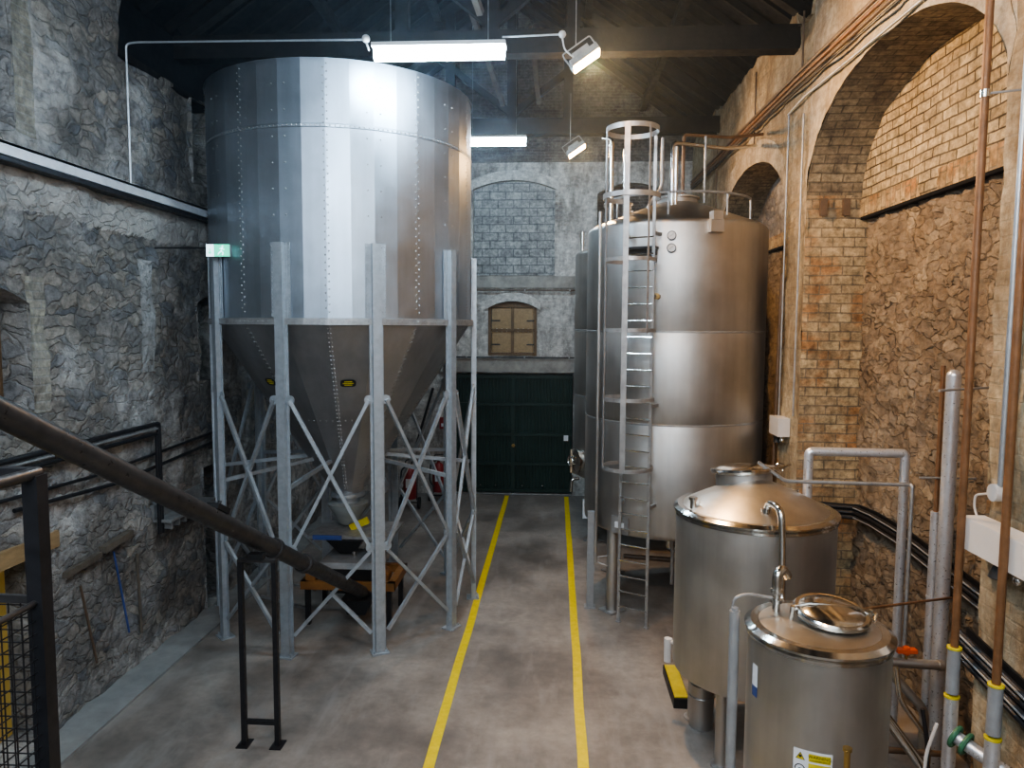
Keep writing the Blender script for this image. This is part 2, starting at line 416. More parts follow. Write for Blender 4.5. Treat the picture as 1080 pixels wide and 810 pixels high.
# ------------------------------------------------------------------ left wall
LH = [(6.3, 8.03, 4.0, 5.45, .22), (6.2, 7.95, 7.2, 8.9, .2), (11.95, 12.75, 4.05, 5.48, .12), (11.95, 12.75, 7.36, 8.75, .0), (6.4, 8.05, .04, 2.3, 0), (12.0, 12.9, .04, 2.55, 0)]
ex_u = [h[0] for h in LH] + [h[1] for h in LH] + [10.05]; ex_v = [h[2] for h in LH] + [h[3] for h in LH]
grid_wall('wall_left', lambda u, v: (XL, u, v), lin(3.5, YB + .1, .075, ex_u), lin(0, 8.8, .075, ex_v), 'stone_cool', LH,
          disp=lambda p: rough(p, .07, .022, 2.6) + (.06 if 6.28 < p.z < 6.9 else 0), nrm=(1, 0, 0))
grid_wall('wall_left_upper', lambda u, v: (XL, u, v), lin(3.5, 10.05, .09), lin(8.8, 11.0, .09), 'stone_cool',
          [(6.2, 7.95, 7.2, 8.9, 0)], disp=lambda p: rough(p, .07, .022, 2.6), nrm=(1, 0, 0))
mb = MB(); mb.bx((XL - .6, 10.05, 8.75), (XL - .02, 10.12, 11)); mb.build('wall_left_return', 'void', kind='structure')
mb = MB(); mb.bx((XL - .75, 10.05, 8.72), (XL + .0, YB, 8.82)); mb.build('wall_left_head', 'timber_dark', kind='structure')
mb = MB(); mb.bx((XL - .8, 3.5, 0), (XL - .6, YB, 11.0)); mb.build('wall_left_outer', 'void', kind='structure', smooth=0)
grid_wall('wall_left_near', lambda u, v: (XL, u, v), [YN, 3.5], [0, 11], 'stone_cool')
for k, h in enumerate(LH):
    reveal('wall_left_reveal', 0, XL, -.45 if k != 4 else -.55, h, 'stone_cool')
M['stone_white'] = stone_mat('whitewashed rubble', [(.36, .35, .34), (.30, .29, .28), (.42, .41, .40)], (.4, .39, .38), 2.6, patch=(.66, .65, .64), patch_amt=.7, dark=(.2, .19, .18), seed=4, bstr=.6)
M['brick_quoin'] = brick_mat('dusty quoin brick', (.46, .42, .33), (.30, .27, .22), (.40, .38, .34), patch=(.5, .48, .44), patch_amt=.5, seed=21, w=.27, h=.10)
dl = lambda p: rough(p, .07, .012, 2.6) + .014
grid_wall('wall_left_quoin', lambda u, v: (XL, u, v), lin(8.02, 8.34, .08), lin(3.95, 5.55, .08), 'brick_quoin', disp=dl)
grid_wall('wall_left_quoin', lambda u, v: (XL, u, v), lin(7.94, 8.30, .08), lin(7.15, 9.4, .08), 'brick_quoin', disp=dl)
grid_wall('wall_left_whitewash', lambda u, v: (XL, u + .05 * noise.noise(Vector((u * 2, v * 2, 0))), v), lin(10.28, 10.62, .06), lin(4.3, 5.95, .06), 'stone_white', disp=lambda p: dl(p) - .004)
# windows and doors in it
w = thing('window_1', None, None, (XL - .40, 7.16, 4.0), kind='structure')
mb = MB()
for z0, z1 in ((4.06, 4.42), (4.52, 4.92), (5.0, 5.36)):
    for y0 in (6.42, 6.82, 7.22, 7.62): mb.bx((XL - .41, y0, z0), (XL - .37, y0 + .33, z1))
mb.build('shutter_panel', 'timber_light', w)
mb = MB()
for y in (6.34, 6.76, 7.16, 7.56, 7.99): mb.bx((XL - .42, y - .05, 4.0), (XL - .33, y + .05, 5.45))
for z in (4.03, 4.47, 4.96, 5.40): mb.bx((XL - .42, 6.3, z - .05), (XL - .34, 8.03, z + .05))
mb.build('frame', 'timber', w)
for k, h in enumerate(LH):
    if k in (1, 2, 3, 5):
        mb = MB(); mb.bx((XL - .47, h[0], h[2]), (XL - .43, h[1], h[3]))
        mb.build('window_%d' % (k + 1) if k < 4 else 'door_2', 'void' if k != 5 else 'timber', kind='structure')
mb = MB()
for z in (7.6, 8.0, 8.4): mb.bx((XL - .42, 11.95, z), (XL - .38, 12.75, z + .04))
mb.bx((XL - .42, 12.33, 7.36), (XL - .38, 12.37, 8.75)); mb.build('window_4_bars', 'steel_dark', kind='structure')
mb = MB(); mb.bx((XL - .5, 6.4, .04), (XL - .45, 8.05, 2.3)); mb.build('door_1', 'door_glow', kind='structure')
mb = MB(); mb.bx((XL - .3, 6.2, 2.3), (XL + .06, 8.32, 2.50)); mb.build('door_1_lintel', 'timber_light', kind='structure')

# ------------------------------------------------------------------ back wall
GX0, GX1 = -3.01, .53
BH = [(GX0, GX1, 0, 3.63, 0), (-1.98, -.55, 4.15, 5.74, .2), (-2.42, -.05, 6.48, 9.2, .25), (1.16, 3.17, 6.9, 9.1, .3)]
ex_u = [h[0] for h in BH] + [h[1] for h in BH]; ex_v = [h[2] for h in BH] + [h[3] for h in BH]
grid_wall('wall_back', lambda u, v: (u, YB, v), lin(XL - .1, 5.0, .09, ex_u), lin(0, 9.7, .09, ex_v), 'brick_back', BH, disp=lambda p: rough(p, .04, .012, 3.5), nrm=(0, -1, 0))
grid_wall('wall_back_gable', lambda u, v: (u, YB, v), lin(XL - .7, 5.0, .3), lin(9.7, 14.8, .3), 'brick_gable', nrm=(0, -1, 0))
for h in BH[1:]: reveal('wall_back_reveal', 1, YB, .32, h, 'brick_back')
reveal('wall_back_reveal', 1, YB, .15, BH[0], 'timber_dark')
grid_wall('window_6', lambda u, v: (u, YB + .17, v), [-2.45, 0], [6.4, 9.3], 'block')
grid_wall('window_7', lambda u, v: (u, YB + .28, v), [1.1, 3.2], [6.85, 9.15], 'brick_gable')
# stone sill course under the block panel, string pipes, lintel over the gate
mb = MB(); mb.bx((-3.4, YB - .07, 6.12), (3.8, YB + .05, 6.46)); mb.build('trim_2', 'lintel', kind='structure', smooth=0)
mb = MB(); mb.bx((-3.6, YB - .06, 3.66), (3.6, YB + .05, 4.06)); mb.build('trim_3', 'lintel', kind='structure', smooth=0)
for z, lab in ((6.05, 'thin brown pipe along the back wall under the blocked arch'), (4.10, 'thin black pipe along the back wall above the green gate')):
    mb = MB(); mb.tube([(-3.2, YB - .12, z), (1.4, YB - .12, z)], .022, 8)
    o = mb.build('wall_pipe', 'brown_pipe' if z > 5 else 'cable', label=lab, cat='pipe')
    for x in (-2.6, -.9, .4):
        m2 = MB(); m2.bx((x - .02, YB - .15, z - .03), (x + .02, YB - .02, z + .03)); b = m2.build('clip', 'galv_dull', None); b.parent = o; b.location = b.location - o.location
# arched brick heads
def arch_ring(name, h, x0, thick, mat, axis=1):
    mb = MB(); uv = []; n = 20; um = (h[0] + h[1]) / 2; hw = (h[1] - h[0]) / 2
    for k in range(n + 1):
        u = h[0] - .1 + (h[1] - h[0] + .2) * k / n; t = 1 - ((u - um) / hw) ** 2; z = h[3] - h[4] + h[4] * t
        for dz in (0, thick): mb.v.append(Vector((u, x0, z + dz))); uv.append((dz + .1, k / n * 2 * hw * 1.0))
        for dz in (0, thick): mb.v.append(Vector((u, x0 + .1, z + dz))); uv.append((dz, u))
    for k in range(n):
        a = 4 * k; b = 4 * (k + 1); mb.f += [(a, b, b + 1, a + 1), (a + 2, b + 2, b, a), (a + 1, b + 1, b + 3, a + 3)]
    mb.f += [(0, 1, 3, 2), (4 * n, 4 * n + 2, 4 * n + 3, 4 * n + 1)]
    mb.build(name, mat, kind='structure', uv=uv, smooth=0)
arch_ring('trim_4', BH[1], YB - .06, .26, 'brick_back'); arch_ring('trim_5', BH[2], YB - .06, .28, 'brick_back')
# shutter window
w = thing('window_5', None, None, (-1.265, YB + .1, 4.15), kind='structure')
for x0 in (-1.88, -1.25):
    mb = MB()
    for zz in (4.24, 4.94): mb.bx((x0, YB + .10, zz), (x0 + .6, YB + .14, zz + .60))
    for q in range(4): mb.bx((x0 + .02 + q * .15, YB + .085, 4.24), (x0 + .13 + q * .15, YB + .10, 5.54))
    mb.build('shutter_leaf', 'timber_light', w)
mb = MB()
for x in (-1.94, -1.265, -.59): mb.bx((x - .045, YB + .04, 4.15), (x + .045, YB + .16, 5.6))
for z in (4.19, 4.89, 5.60): mb.bx((-1.98, YB + .05, z - .045), (-.55, YB + .15, z + .045))
mb.bx((-1.98, YB + .13, 5.55), (-.55, YB + .16, 5.75))
mb.build('frame', 'timber', w)
mb = MB()
for x0 in (-1.88, -.85):
    for z in (4.45, 5.15): mb.bx((x0, YB + .06, z), (x0 + .25, YB + .085, z + .04))
mb.build('hinge', 'steel_dark', w)
# green gate
g = thing('door_3', 'dark green sheet metal double gate with horizontal rails', None, ((GX0 + GX1) / 2, YB + .08, 0), kind='structure')
for x0, x1 in ((GX0 + .02, -1.25), (-1.23, GX1 - .02)):
    mb = MB(); n = 22; vs = []
    for k in range(n * 4 + 1):
        x = x0 + (x1 - x0) * k / (n * 4); d = (0, 0, .015, .015)[k % 4]
        vs += [(x, YB + .1 + d, .05), (x, YB + .1 + d, 3.6)]
    mb.add(vs, [(2 * i, 2 * i + 2, 2 * i + 3, 2 * i + 1) for i in range(n * 4)])
    mb.build('gate_leaf', 'green_steel', g, smooth=0)
    for z in (.12, .92, 1.8, 2.7, 3.52):
        mb = MB(); mb.bx((x0, YB + .03, z - .045), (x1, YB + .1, z + .045)); mb.build('gate_rail', 'green_steel', g)
mb = MB(); mb.bx((-1.29, YB + .02, .05), (-1.19, YB + .09, 3.6)); mb.build('meeting_stile', 'green_steel', g)
mb = MB(); mb.cyl((-1.22, YB - .02, 1.48), (-1.22, YB + .05, 1.48), .05); mb.build('handle', 'brass', g)
mb = MB(); mb.bx((GX0, YB + .0, 0), (GX1, YB + .12, .04)); mb.build('threshold', 'galv_dull', g)
mb = MB()
for x in (-2.2, -1.75, -.95, -.35): mb.sph((x, YB + .02, .28), .03)
mb.build('bolts', 'chrome', g)
mb = MB(); mb.bx((.27, YB - .01, 1.64), (.40, YB + .03, 1.80)); mb.build('notice', 'paper', label='small white square notice fixed near the edge of the green gate', cat='notice')

# ------------------------------------------------------------------ right wall with blind arches
ARC = [(1.0, 5.5), (6.60, 11.60), (12.62, 17.62)]     # bays
SPR = [7.0, 7.0, 6.85]; CRW = [8.45, 8.45, 8.20]
DEP = .88
def arch_z(k, y):
    a, b = ARC[k]; t = (y - (a + b) / 2) / ((b - a) / 2)
    return SPR[k] + (CRW[k] - SPR[k]) * (max(0, 1 - abs(t) ** 2.15)) ** (1 / 2.0)
def rtop(y):
    z = 10.15 + noise.fractal(Vector((y * .9, 0, 3)), 1.0, 2.0, 4) * .28
    if 11.6 < y < 12.35: z -= .35
    return max(z, 9.6)
def strip(name, ys, lo, hi, X, mat, nv=26, disp=None, uvo=0):
    mb = MB(); uv = []
    for y in ys:
        a, b = lo(y), hi(y)
        for j in range(nv + 1):
            z = a + (b - a) * j / nv; p = Vector((X, y, z))
            if disp: p.x -= disp(p)
            mb.v.append(p); uv.append((y, z))
    for i in range(len(ys) - 1):
        for j in range(nv):
            a = i * (nv + 1) + j; mb.f.append((a, a + 1, a + nv + 2, a + nv + 1))
    return mb.build(name, mat, kind='structure', uv=uv, smooth=60)
dsp = lambda p: rough(p, .05, .006, 3)
# pier faces
for y0, y1 in ((-2, 1.0), (5.5, 6.60), (11.60, 12.62), (17.62, YB + .1)):
    strip('wall_right_pier', lin(y0, y1, .12), lambda y: 0, lambda y: 7.2, XR, 'brick_face', 60, dsp)
# cosine-spaced columns over each arch for a clean soffit line
for k, (a, b) in enumerate(ARC):
    ys = [(a + b) / 2 - (b - a) / 2 * cos(pi * i / 48) for i in range(49)]
    ring = lambda y, k=k: arch_z(k, y) + .42
    strip('wall_right_arch', ys, lambda y, k=k: arch_z(k, y), ring, XR, 'render_coat', 5, lambda p: rough(p, .05, .006, 3) + .004)
    strip('wall_right', ys, ring, lambda y: rtop(y), XR, 'render_coat' if k == 1 else 'brick_face', 26, dsp)
for y0, y1 in ((-2, 1.0), (5.5, 6.60), (11.60, 12.62), (17.62, YB + .1)):
    strip('wall_right', lin(y0, y1, .12), lambda y: 7.2, rtop, XR, 'brick_face', 26, dsp)
# thickness along the broken wall head
mb = MB(); ys = lin(-2, YB, .15); uv = []
for y in ys:
    for x in (XR - .03, XR + .9): mb.v.append(Vector((x, y, rtop(y)))); uv.append((y, x))
mb.f = [(2 * i, 2 * i + 1, 2 * i + 3, 2 * i + 2) for i in range(len(ys) - 1)]
mb.build('wall_right_head', 'brick_face', kind='structure', uv=uv)
mb = MB(); mb.bx((5.2, -2, 0), (5.3, YB, 12)); mb.build('wall_right_outer', 'void', kind='structure', smooth=0)
for k, (a, b) in enumerate(ARC):
    # soffit
    mb = MB(); uv = []; n = 64; pts = [(a + b) / 2 - (b - a) / 2 * cos(pi * i / n) for i in range(n + 1)]
    prev = None; L = 0
    for i, y in enumerate(pts):
        z = arch_z(k, y)
        if prev: L += math.dist(prev, (y, z))
        prev = (y, z)
        for j in range(7):
            x = XR - .01 + (DEP + .15) * j / 6
            mb.v.append(Vector((x, y, z)) + Vector((0, 0, rough((x, y, z), .012, 0, 3, False)))); uv.append((x, L))
    for i in range(n):
        for j in range(6): q = i * 7 + j; mb.f.append((q, q + 1, q + 8, q + 7))
    mb.build('wall_right_soffit', 'brick_vault', kind='structure', uv=uv, smooth=60)
    # jambs
    for y, sg in ((a, 1), (b, -1)):
        mb = MB(); uv = []; nz = 80
        for i in range(nz + 1):
            z = (SPR[k] + .03) * i / nz
            for j in range(9):
                x = XR - .01 + (DEP + .15) * j / 8
                mb.v.append(Vector((x, y + sg * (rough((x, y, z), .03, .008, 4) - .004), z))); uv.append((x, z))
        for i in range(nz):
            for j in range(8): q = i * 9 + j; mb.f.append((q, q + 1, q + 10, q + 9) if sg > 0 else (q, q + 9, q + 10, q + 1))
        mb.build('wall_right_jamb', 'brick_ochre', kind='structure', uv=uv, smooth=60)
    # rubble back and brick tympanum
    grid_wall('wall_right_recess', lambda u, v: (XR + DEP + .06, u, v), lin(a - .1, b + .1, .06 if k == 1 else .12), lin(0, 6.72, .06 if k == 1 else .12), 'stone_warm',
              disp=lambda p: rough(p, .06, .06, 4.0), nrm=(-1, 0, 0))
    grid_wall('wall_right_tympanum', lambda u, v: (XR + DEP - .06, u, v), lin(a - .1, b + .1, .12), lin(6.70, 8.6, .12), 'brick_tymp' if k == 1 else 'stone_cool',
              disp=lambda p: rough(p, .04, .006, 3), nrm=(-1, 0, 0))
    grid_wall('wall_right_soldier_course', lambda u, v: (XR + DEP - .075, v, u), lin(6.70, 6.96, .13), lin(a, b, .12), 'brick_ochre')
    mb = MB(); mb.bx((XR + DEP - .07, a, 6.66), (XR + DEP + .1, b, 6.705)); mb.build('trim_%d' % (6 + k), 'void', kind='structure')  # dark strip painted in as the shadow line under the tympanum
# putlog holes in the jamb
for x in (XR + .18, XR + .52):
    mb = MB(); mb.bx((x, 11.54, 6.72), (x + .11, 11.58, 6.98)); mb.build('wall_right_putlog_hole', 'brown_pipe', kind='structure', smooth=0)
# near wall behind the camera (closes the hall)
mb = MB(); mb.bx((-7, YN - .1, 0), (5.3, YN, 14.5)); mb.build('wall_near', 'near_coat', kind='structure', smooth=0)

# ------------------------------------------------------------------ roof
RX, RZ = -1.1, 13.9
def roof_z(x): return RZ - abs(x - RX) * (RZ - 10.35) / (XR + .1 - RX)
mb = MB()
for sx in (XL - .9, XR + 1.5):
    mb.add([(RX, YN, RZ), (RX, YB + .2, RZ), (sx, YB + .2, roof_z(sx)), (sx, YN, roof_z(sx))], [(0, 1, 2, 3)])
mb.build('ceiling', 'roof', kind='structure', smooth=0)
cl = thing('ceiling_rafters', None, None, (RX, 10, RZ), kind='structure')
y = 7.0
while y < YB:
    for sx in (XL - .5, XR + .8):
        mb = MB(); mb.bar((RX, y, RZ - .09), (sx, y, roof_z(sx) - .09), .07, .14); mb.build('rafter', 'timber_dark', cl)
    y += .75
for x in (-4.6, -2.9, .7, 2.4):
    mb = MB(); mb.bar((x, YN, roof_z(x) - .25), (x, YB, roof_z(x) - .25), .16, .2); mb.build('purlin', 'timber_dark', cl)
for y in (6.75, 12.4, 18.0):
    t = thing('roof_truss', None, None, (RX, y, 9.45), kind='structure')
    z0 = 9.47 if y < 15 else 9.62
    mb = MB(); mb.bx((XL - .4, y - .15, z0), (XR + .3, y + .15, z0 + .38)); mb.build('tie_beam', 'timber_dark', t)
    for sx in (XL - .3, XR + .4):
        mb = MB(); mb.bar((RX, y, RZ - .35), (sx, y, z0 + .45), .2, .25); mb.build('principal_rafter', 'timber_dark', t)
    mb = MB(); mb.bx((RX - .12, y - .1, z0 + .3), (RX + .12, y + .1, RZ - .2)); mb.build('king_post', 'timber_dark', t)
    for sx in (-1, 1):
        mb = MB(); mb.bar((RX, y, z0 + .5), (RX + sx * 2.3, y, roof_z(RX + 2.3) - .45), .15, .15); mb.build('strut', 'timber_dark', t)
    for xx in (.25, -2.6):
        mb = MB(); mb.bx((xx - .11, y - .1, z0 + .3), (xx + .11, y + .1, roof_z(xx) - .3)); mb.build('queen_post', 'timber_dark', t)
# diagonal boards toned paler than the other roof timbers to look lit
for a, b, lab in (((-1.75, 15.0, 11.3), (-1.30, 17.6, 10.25), 'pale timber brace slanting down beyond the long fluorescent light'),
                  ((-.60, 16.2, 11.5), (-.45, 17.7, 10.3), 'pale timber brace above the second fluorescent light'),
                  ((-1.5, 11.2, 10.6), (-1.25, 12.0, 10.0), 'pale short timber brace at the top near the bright light')):
    mb = MB(); mb.bar(a, b, .1, .12); mb.build('roof_brace', 'timber_old', label=lab, cat='roof timber')

# ------------------------------------------------------------------ grain silo
SC = Vector((-3.69, 12.61, 0)); SR = 2.2
PH = .4837
def sp(th, r, z): return Vector((SC.x + r * sin(th), SC.y - r * cos(th), z))
silo = thing('grain_silo', 'tall galvanised grain silo with conical hopper standing on ten steel legs', 'silo', (SC.x, SC.y, 0))
mb = MB(); ph40 = PH + pi / 10
mb.lathe((SC.x, SC.y, 0), [(SR, 5.08), (SR, 8.78)], 40, ph40)
mb.build('cylinder', 'silo', silo, smooth=0)
mb = MB(); mb.lathe((SC.x, SC.y, 0), [(SR + .02, 8.76), (SR + .02, 8.79), (SR, 8.80), (.25, 9.25), (.02, 9.25)], 40, ph40); mb.build('roof', 'silo', silo, smooth=0)
mb = MB()
for zz in (7.86, 6.5):
    if zz > 7: mb.lathe((SC.x, SC.y, 0), [(SR + .001, zz - .03), (SR + .008, zz - .02), (SR + .008, zz + .02), (SR + .001, zz + .03)], 40, ph40)
mb.build('hoop_seam', 'silo', silo, smooth=0)
def dot(mb, p, n, r=.014):
    n = n.normalized(); x = n.orthogonal().normalized(); y = n.cross(x)
    vs = [p + (x * cos(a) + y * sin(a)) * r for a in (0, pi / 3, 2 * pi / 3, pi, 4 * pi / 3, 5 * pi / 3)] + [p + n * r * .9]
    mb.add(vs, [(i, (i + 1) % 6, 6) for i in range(6)])
mb = MB()
for k in range(10):
    th = ph40 + k * pi / 5
    if cos(th - atan2(-SC.x * -1, SC.y) * 0 ) < -.55: continue
    z = 5.2; j = 0
    while z < 8.72:
        for s_ in (-1, 1):
            if (j % 2 == 0) == (s_ > 0): dot(mb, sp(th + s_ * .012, SR + .003, z), sp(th, 1, 0) - sp(th, 0, 0))
        z += .055; j += 1
for i in range(200):
    th = ph40 + i * 2 * pi / 200
    if cos(th) > -.4: dot(mb, sp(th, SR * .9985 + .01, 7.86), sp(th, 1, 0) - sp(th, 0, 0), .013)
for k in range(40):          # sparse side bolts
    th = ph40 + k * pi / 20
    if k % 4 == 2 and cos(th) > -.4:
        z = 6.6
        while z < 8.72:
            for s_ in (-.045, .045): dot(mb, sp(th + s_, SR - .001, z), sp(th, 1, 0) - sp(th, 0, 0), .013)
            z += .37
mb.build('bolts', 'galv_dull', silo, kind='stuff')
# ring flange and hopper cone
mb = MB(); mb.lathe((SC.x, SC.y, 0), [(SR + .01, 5.11), (SR + .045, 5.105), (SR + .045, 5.01), (SR - .02, 5.0)], 40, ph40); mb.build('ring_flange', 'galv_dull', silo, smooth=0)
CZ0, CZ1, CR0, CR1 = 5.02, 2.02, SR - .03, .24
mb = MB(); mb.lathe((SC.x, SC.y, 0), [(CR0, CZ0), (CR1, CZ1)], 20, ph40); mb.build('hopper_cone', 'silo_cone', silo, smooth=0)
mb = MB()
for k in range(10):
    th = ph40 + k * pi / 5; n = 44
    for i in range(n):
        t = i / n
        for s_ in (-1, 1):
            r = CR0 + (CR1 - CR0) * t; z = CZ0 + (CZ1 - CZ0) * t
            p = sp(th + s_ * .02 / max(r, .3), r + .004, z)
            dot(mb, p, sp(th, 1, .6) - sp(th, 0, 1.2), .014)
r = CR0 + (CR1 - CR0) * (CZ0 - 3.46) / (CZ0 - CZ1)
for i in range(72): th = i * pi / 36; dot(mb, sp(th, r * .995 + .008, 3.46), sp(th, 1, 0) - sp(th, 0, .5), .012)
for i in range(160):
    th = i * pi / 80
    if cos(th) > -.4: dot(mb, sp(th, SR + .047, 5.06), sp(th, 1, 0) - sp(th, 0, 0), .011)
mb.build('hopper_bolts', 'galv_dull', silo, kind='stuff')
mb = MB(); mb.lathe((SC.x, SC.y, 0), [(.24, 2.04), (.30, 2.03), (.30, 1.97), (.2, 1.96), (.2, 1.85)], 24); mb.build('outlet_collar', 'galv', silo)
# stickers on the cone
def cone_patch(th0, z0, w, h, off, scale=1.0, oval=True, n=20):
    sl = atan2(CR0 - CR1, CZ0 - CZ1)
    r = CR0 + (CR1 - CR0) * (CZ0 - z0) / (CZ0 - CZ1); c = sp(th0, r * cos(pi / 20) + .0 + off, z0)
    t = Vector((cos(th0), sin(th0), 0)); u = Vector((sin(th0) * sin(sl), -cos(th0) * sin(sl), cos(sl)))
    pts = []
    for i in range(n):
        a = 2 * pi * i / n; e = .55
        x = math.copysign(abs(cos(a)) ** e, cos(a)); y = math.copysign(abs(sin(a)) ** e, sin(a))
        pts.append(c + t * x * w / 2 * scale + u * y * h / 2 * scale)
    return pts, t, u, c
for th, zz in ((-.56, 4.1), (.30, 4.1)):
    p, t, u, c = cone_patch(th, zz, .24, .14, .02)
    if th > 0: facet = ''
    mb = MB(); mb.add(p, [tuple(range(20))]); o = mb.build('maker_badge', 'black', silo, smooth=0)
    mb = MB()
    for d in (-.033, 0, .033):
        nrm = t.cross(u).normalized() * -.0
        c2 = c + u * d + (sp(th, 1, 0) - sp(th, 0, 0)) * .006
        w_ = .085 if abs(d) < .01 else .06
        mb.add([c2 - t * w_ - u * .010, c2 + t * w_ - u * .010, c2 + t * w_ + u * .010, c2 - t * w_ + u * .010], [(0, 1, 2, 3)])
    mb.build('badge_print', 'yellow', o, smooth=0)
# legs
LT = [PH + (k - 2) * pi / 5 for k in range(10)]
for k, th in enumerate(LT):
    ox = Vector((sin(th), -cos(th), 0)); tx = Vector((cos(th), sin(th), 0))
    def prism(prof, z0, z1, base):
        mb = MB(); n = len(prof); vs = []
        for z in (z0, z1):
            for a, b in prof: vs.append(Vector((SC.x, SC.y, z)) + ox * (base + b) + tx * a)
        fs = [(i, (i + 1) % n, n + (i + 1) % n, n + i) for i in range(n)] + [tuple(reversed(range(n))), tuple(range(n, 2 * n))]
        return mb.add(vs, fs)
    t_ = .012
    hat = [(-.105, 0), (-.055, 0), (-.055, .075), (.055, .075), (.055, 0), (.105, 0), (.105, t_), (.055 + t_, t_), (.055 + t_, .075 + t_), (-.055 - t_, .075 + t_), (-.055 - t_, t_), (-.105, t_)]
    mb = prism(hat, .02, 6.2, SR + .01)
    for z in (3.9, 1.66):
        for s_ in (-1, 1): mb.cyl(sp(th, SR + .03, z) + tx * .13 * s_, sp(th, SR + .03, z) + tx * .13 * s_ + ox * .02, .07, seg=14)
    leg = mb.build('leg', 'galv_leg', silo, smooth=0)
    m2 = MB()
    for s_ in (-1, 1):
        m2.v  # side plates bolted to the shell
    pl = [(-.155, -.004), (.155, -.004), (.155, .008), (-.155, .008)]
    m2 = prism(pl, 5.12, 6.2, SR + .005)
    for s_ in (-1, 1):
        for i in range(16):
            dot(m2, Vector((SC.x, SC.y, 5.2 + i * .063)) + ox * (SR + .013) + tx * s_ * (.135), ox, .011)
            if i % 3 == 0: dot(m2, Vector((SC.x, SC.y, 5.2 + i * .063)) + ox * (SR + .026) + tx * s_ * (.085), ox, .011)
    m2.build('stiffener_plate', 'galv_leg', leg, smooth=0)
    f = SC + ox * (SR + .04)
    mat = Matrix((tx, ox, Vector((0, 0, 1)))).transposed()
    mb = MB(); mb.box(Vector((f.x, f.y, .012)), (.26, .22, .024), mat)
    for s_ in (-1, 1): mb.cyl(Vector((f.x, f.y, .02)) + tx * s_ * .1 + ox * .07, Vector((f.x, f.y, .06)) + tx * s_ * .1 + ox * .07, .015, seg=8)
    mb.build('foot_plate', 'galv_leg', leg)
for k in range(10):
    a, b = LT[k], LT[(k + 1) % 10]
    def P(th, side, z, off=.045):
        ox = Vector((sin(th), -cos(th), 0)); tx = Vector((cos(th), sin(th), 0)); return SC + ox * (SR + off) + tx * side * .13 + Vector((0, 0, z))
    for (za, zb, lo_only) in ((3.9, 1.66, 0), (1.6, .34, 1)):
        mb = MB(); mb.bar(P(a, 1, zb, .04), P(b, -1, za, .04), .05, .05); mb.build('brace', 'galv_leg', silo)
        # in the front bay the lower falling brace starts half way, below the conveyor tube
        q0, q1 = P(a, 1, za, .055), P(b, -1, zb, .055)
        if lo_only and k == 1: q0 = q0.lerp(q1, .5)
        mb = MB(); mb.bar(q0, q1, .05, .05); mb.build('brace', 'galv_leg', silo)
for k in (0, 1, 3, 4, 5, 7, 8, 9):
    th = LT[k]
    mb = MB(); mb.bar(sp(th, SR - .02, 2.55), sp(th, .55, 2.72), .05, .06); mb.build('radial_strut', 'galv_leg', silo)
th = LT[5]
# outlet funnel of pale cloth
mb = MB(); mb.lathe((SC.x, SC.y, 0), [(.20, 1.86), (.36, 1.84), (.34, 1.78), (.2, 1.52), (.13, 1.45)], 20); mb.build('dust_sock', 'canvas', silo)

# ------------------------------------------------------------------ roller mill / feed machine under the silo
mc = thing('feed_machine', 'black hopper feeder with grey lid on orange frame beneath the silo cone', 'machine', (-3.35, 12.0, 0))
for x in (-4.1, -2.72):
    for y in (11.6, 12.5): mb = MB(); mb.bx((x - .04, y - .04, 0), (x + .04, y + .04, .62)); mb.build('frame_leg', 'steel_dark', mc)
mb = MB(); mb.bx((-4.2, 11.52, .62), (-2.62, 11.62, .76)); mb.bx((-4.2, 12.48, .62), (-2.62, 12.58, .76)); mb.bx((-4.2, 11.52, .62), (-4.08, 12.58, .76)); mb.bx((-2.74, 11.52, .62), (-2.62, 12.58, .76))
mb.bx((-4.12, 11.56, .76), (-3.96, 11.72, 1.0))
mb.build('orange_frame', 'orange', mc)
def frustum(mb, c, w0, d0, w1, d1, z0, z1):
    vs = [(c[0] + a * w0 / 2, c[1] + b * d0 / 2, z0) for a, b in ((-1, -1), (1, -1), (1, 1), (-1, 1))] + [(c[0] + a * w1 / 2, c[1] + b * d1 / 2, z1) for a, b in ((-1, -1), (1, -1), (1, 1), (-1, 1))]
    return mb.add(vs, [(3, 2, 1, 0), (4, 5, 6, 7), (0, 1, 5, 4), (1, 2, 6, 5), (2, 3, 7, 6), (3, 0, 4, 7)])
mb = MB(); frustum(mb, (-3.42, 11.95), .62, .5, 1.05, .85, .50, .98); mb.build('feed_hopper', 'black', mc, smooth=0)
mb = MB(); frustum(mb, (-3.42, 12.0), 1.12, .95, .95, .8, .98, 1.06); mb.build('hopper_lid', 'grey_lid', mc, smooth=0)
mb = MB(); frustum(mb, (-3.55, 12.1), .25, .22, .62, .5, 1.10, 1.36); mb.build('inlet_funnel', 'black', mc, smooth=0)
mb = MB(); mb.bx((-4.2, 11.9, 1.37), (-2.75, 12.9, 1.42)); mb.build('gate_plate', 'galv_dull', mc)
mb = MB(); mb.bx((-4.1, 11.87, 1.36), (-3.6, 11.9, 1.44)); mb.build('blue_label', 'blue', mc)
mb = MB(); mb.box((-3.42, 12.35, 1.52), (.34, .08, .12), Matrix.Rotation(R(-25), 3, 'Y')); mb.build('yellow_handle', 'yellow', mc)
mb = MB(); mb.cyl((-2.95, 11.9, .7), (-2.95, 12.2, .7), .14); mb.bx((-3.1, 11.85, .40), (-2.8, 12.2, .6)); mb.build('motor', 'orange', mc)
mb = MB(); mb.cyl((-3.42, 12.0, 1.0), (-3.42, 12.0, 1.15), .035, seg=8); mb.build('spout', 'chrome', mc)
mb = MB(); frustum(mb, (-3.2, 11.45), .3, .3, .5, .4, .30, .55); mb.build('discharge_boot', 'black', mc, smooth=0)
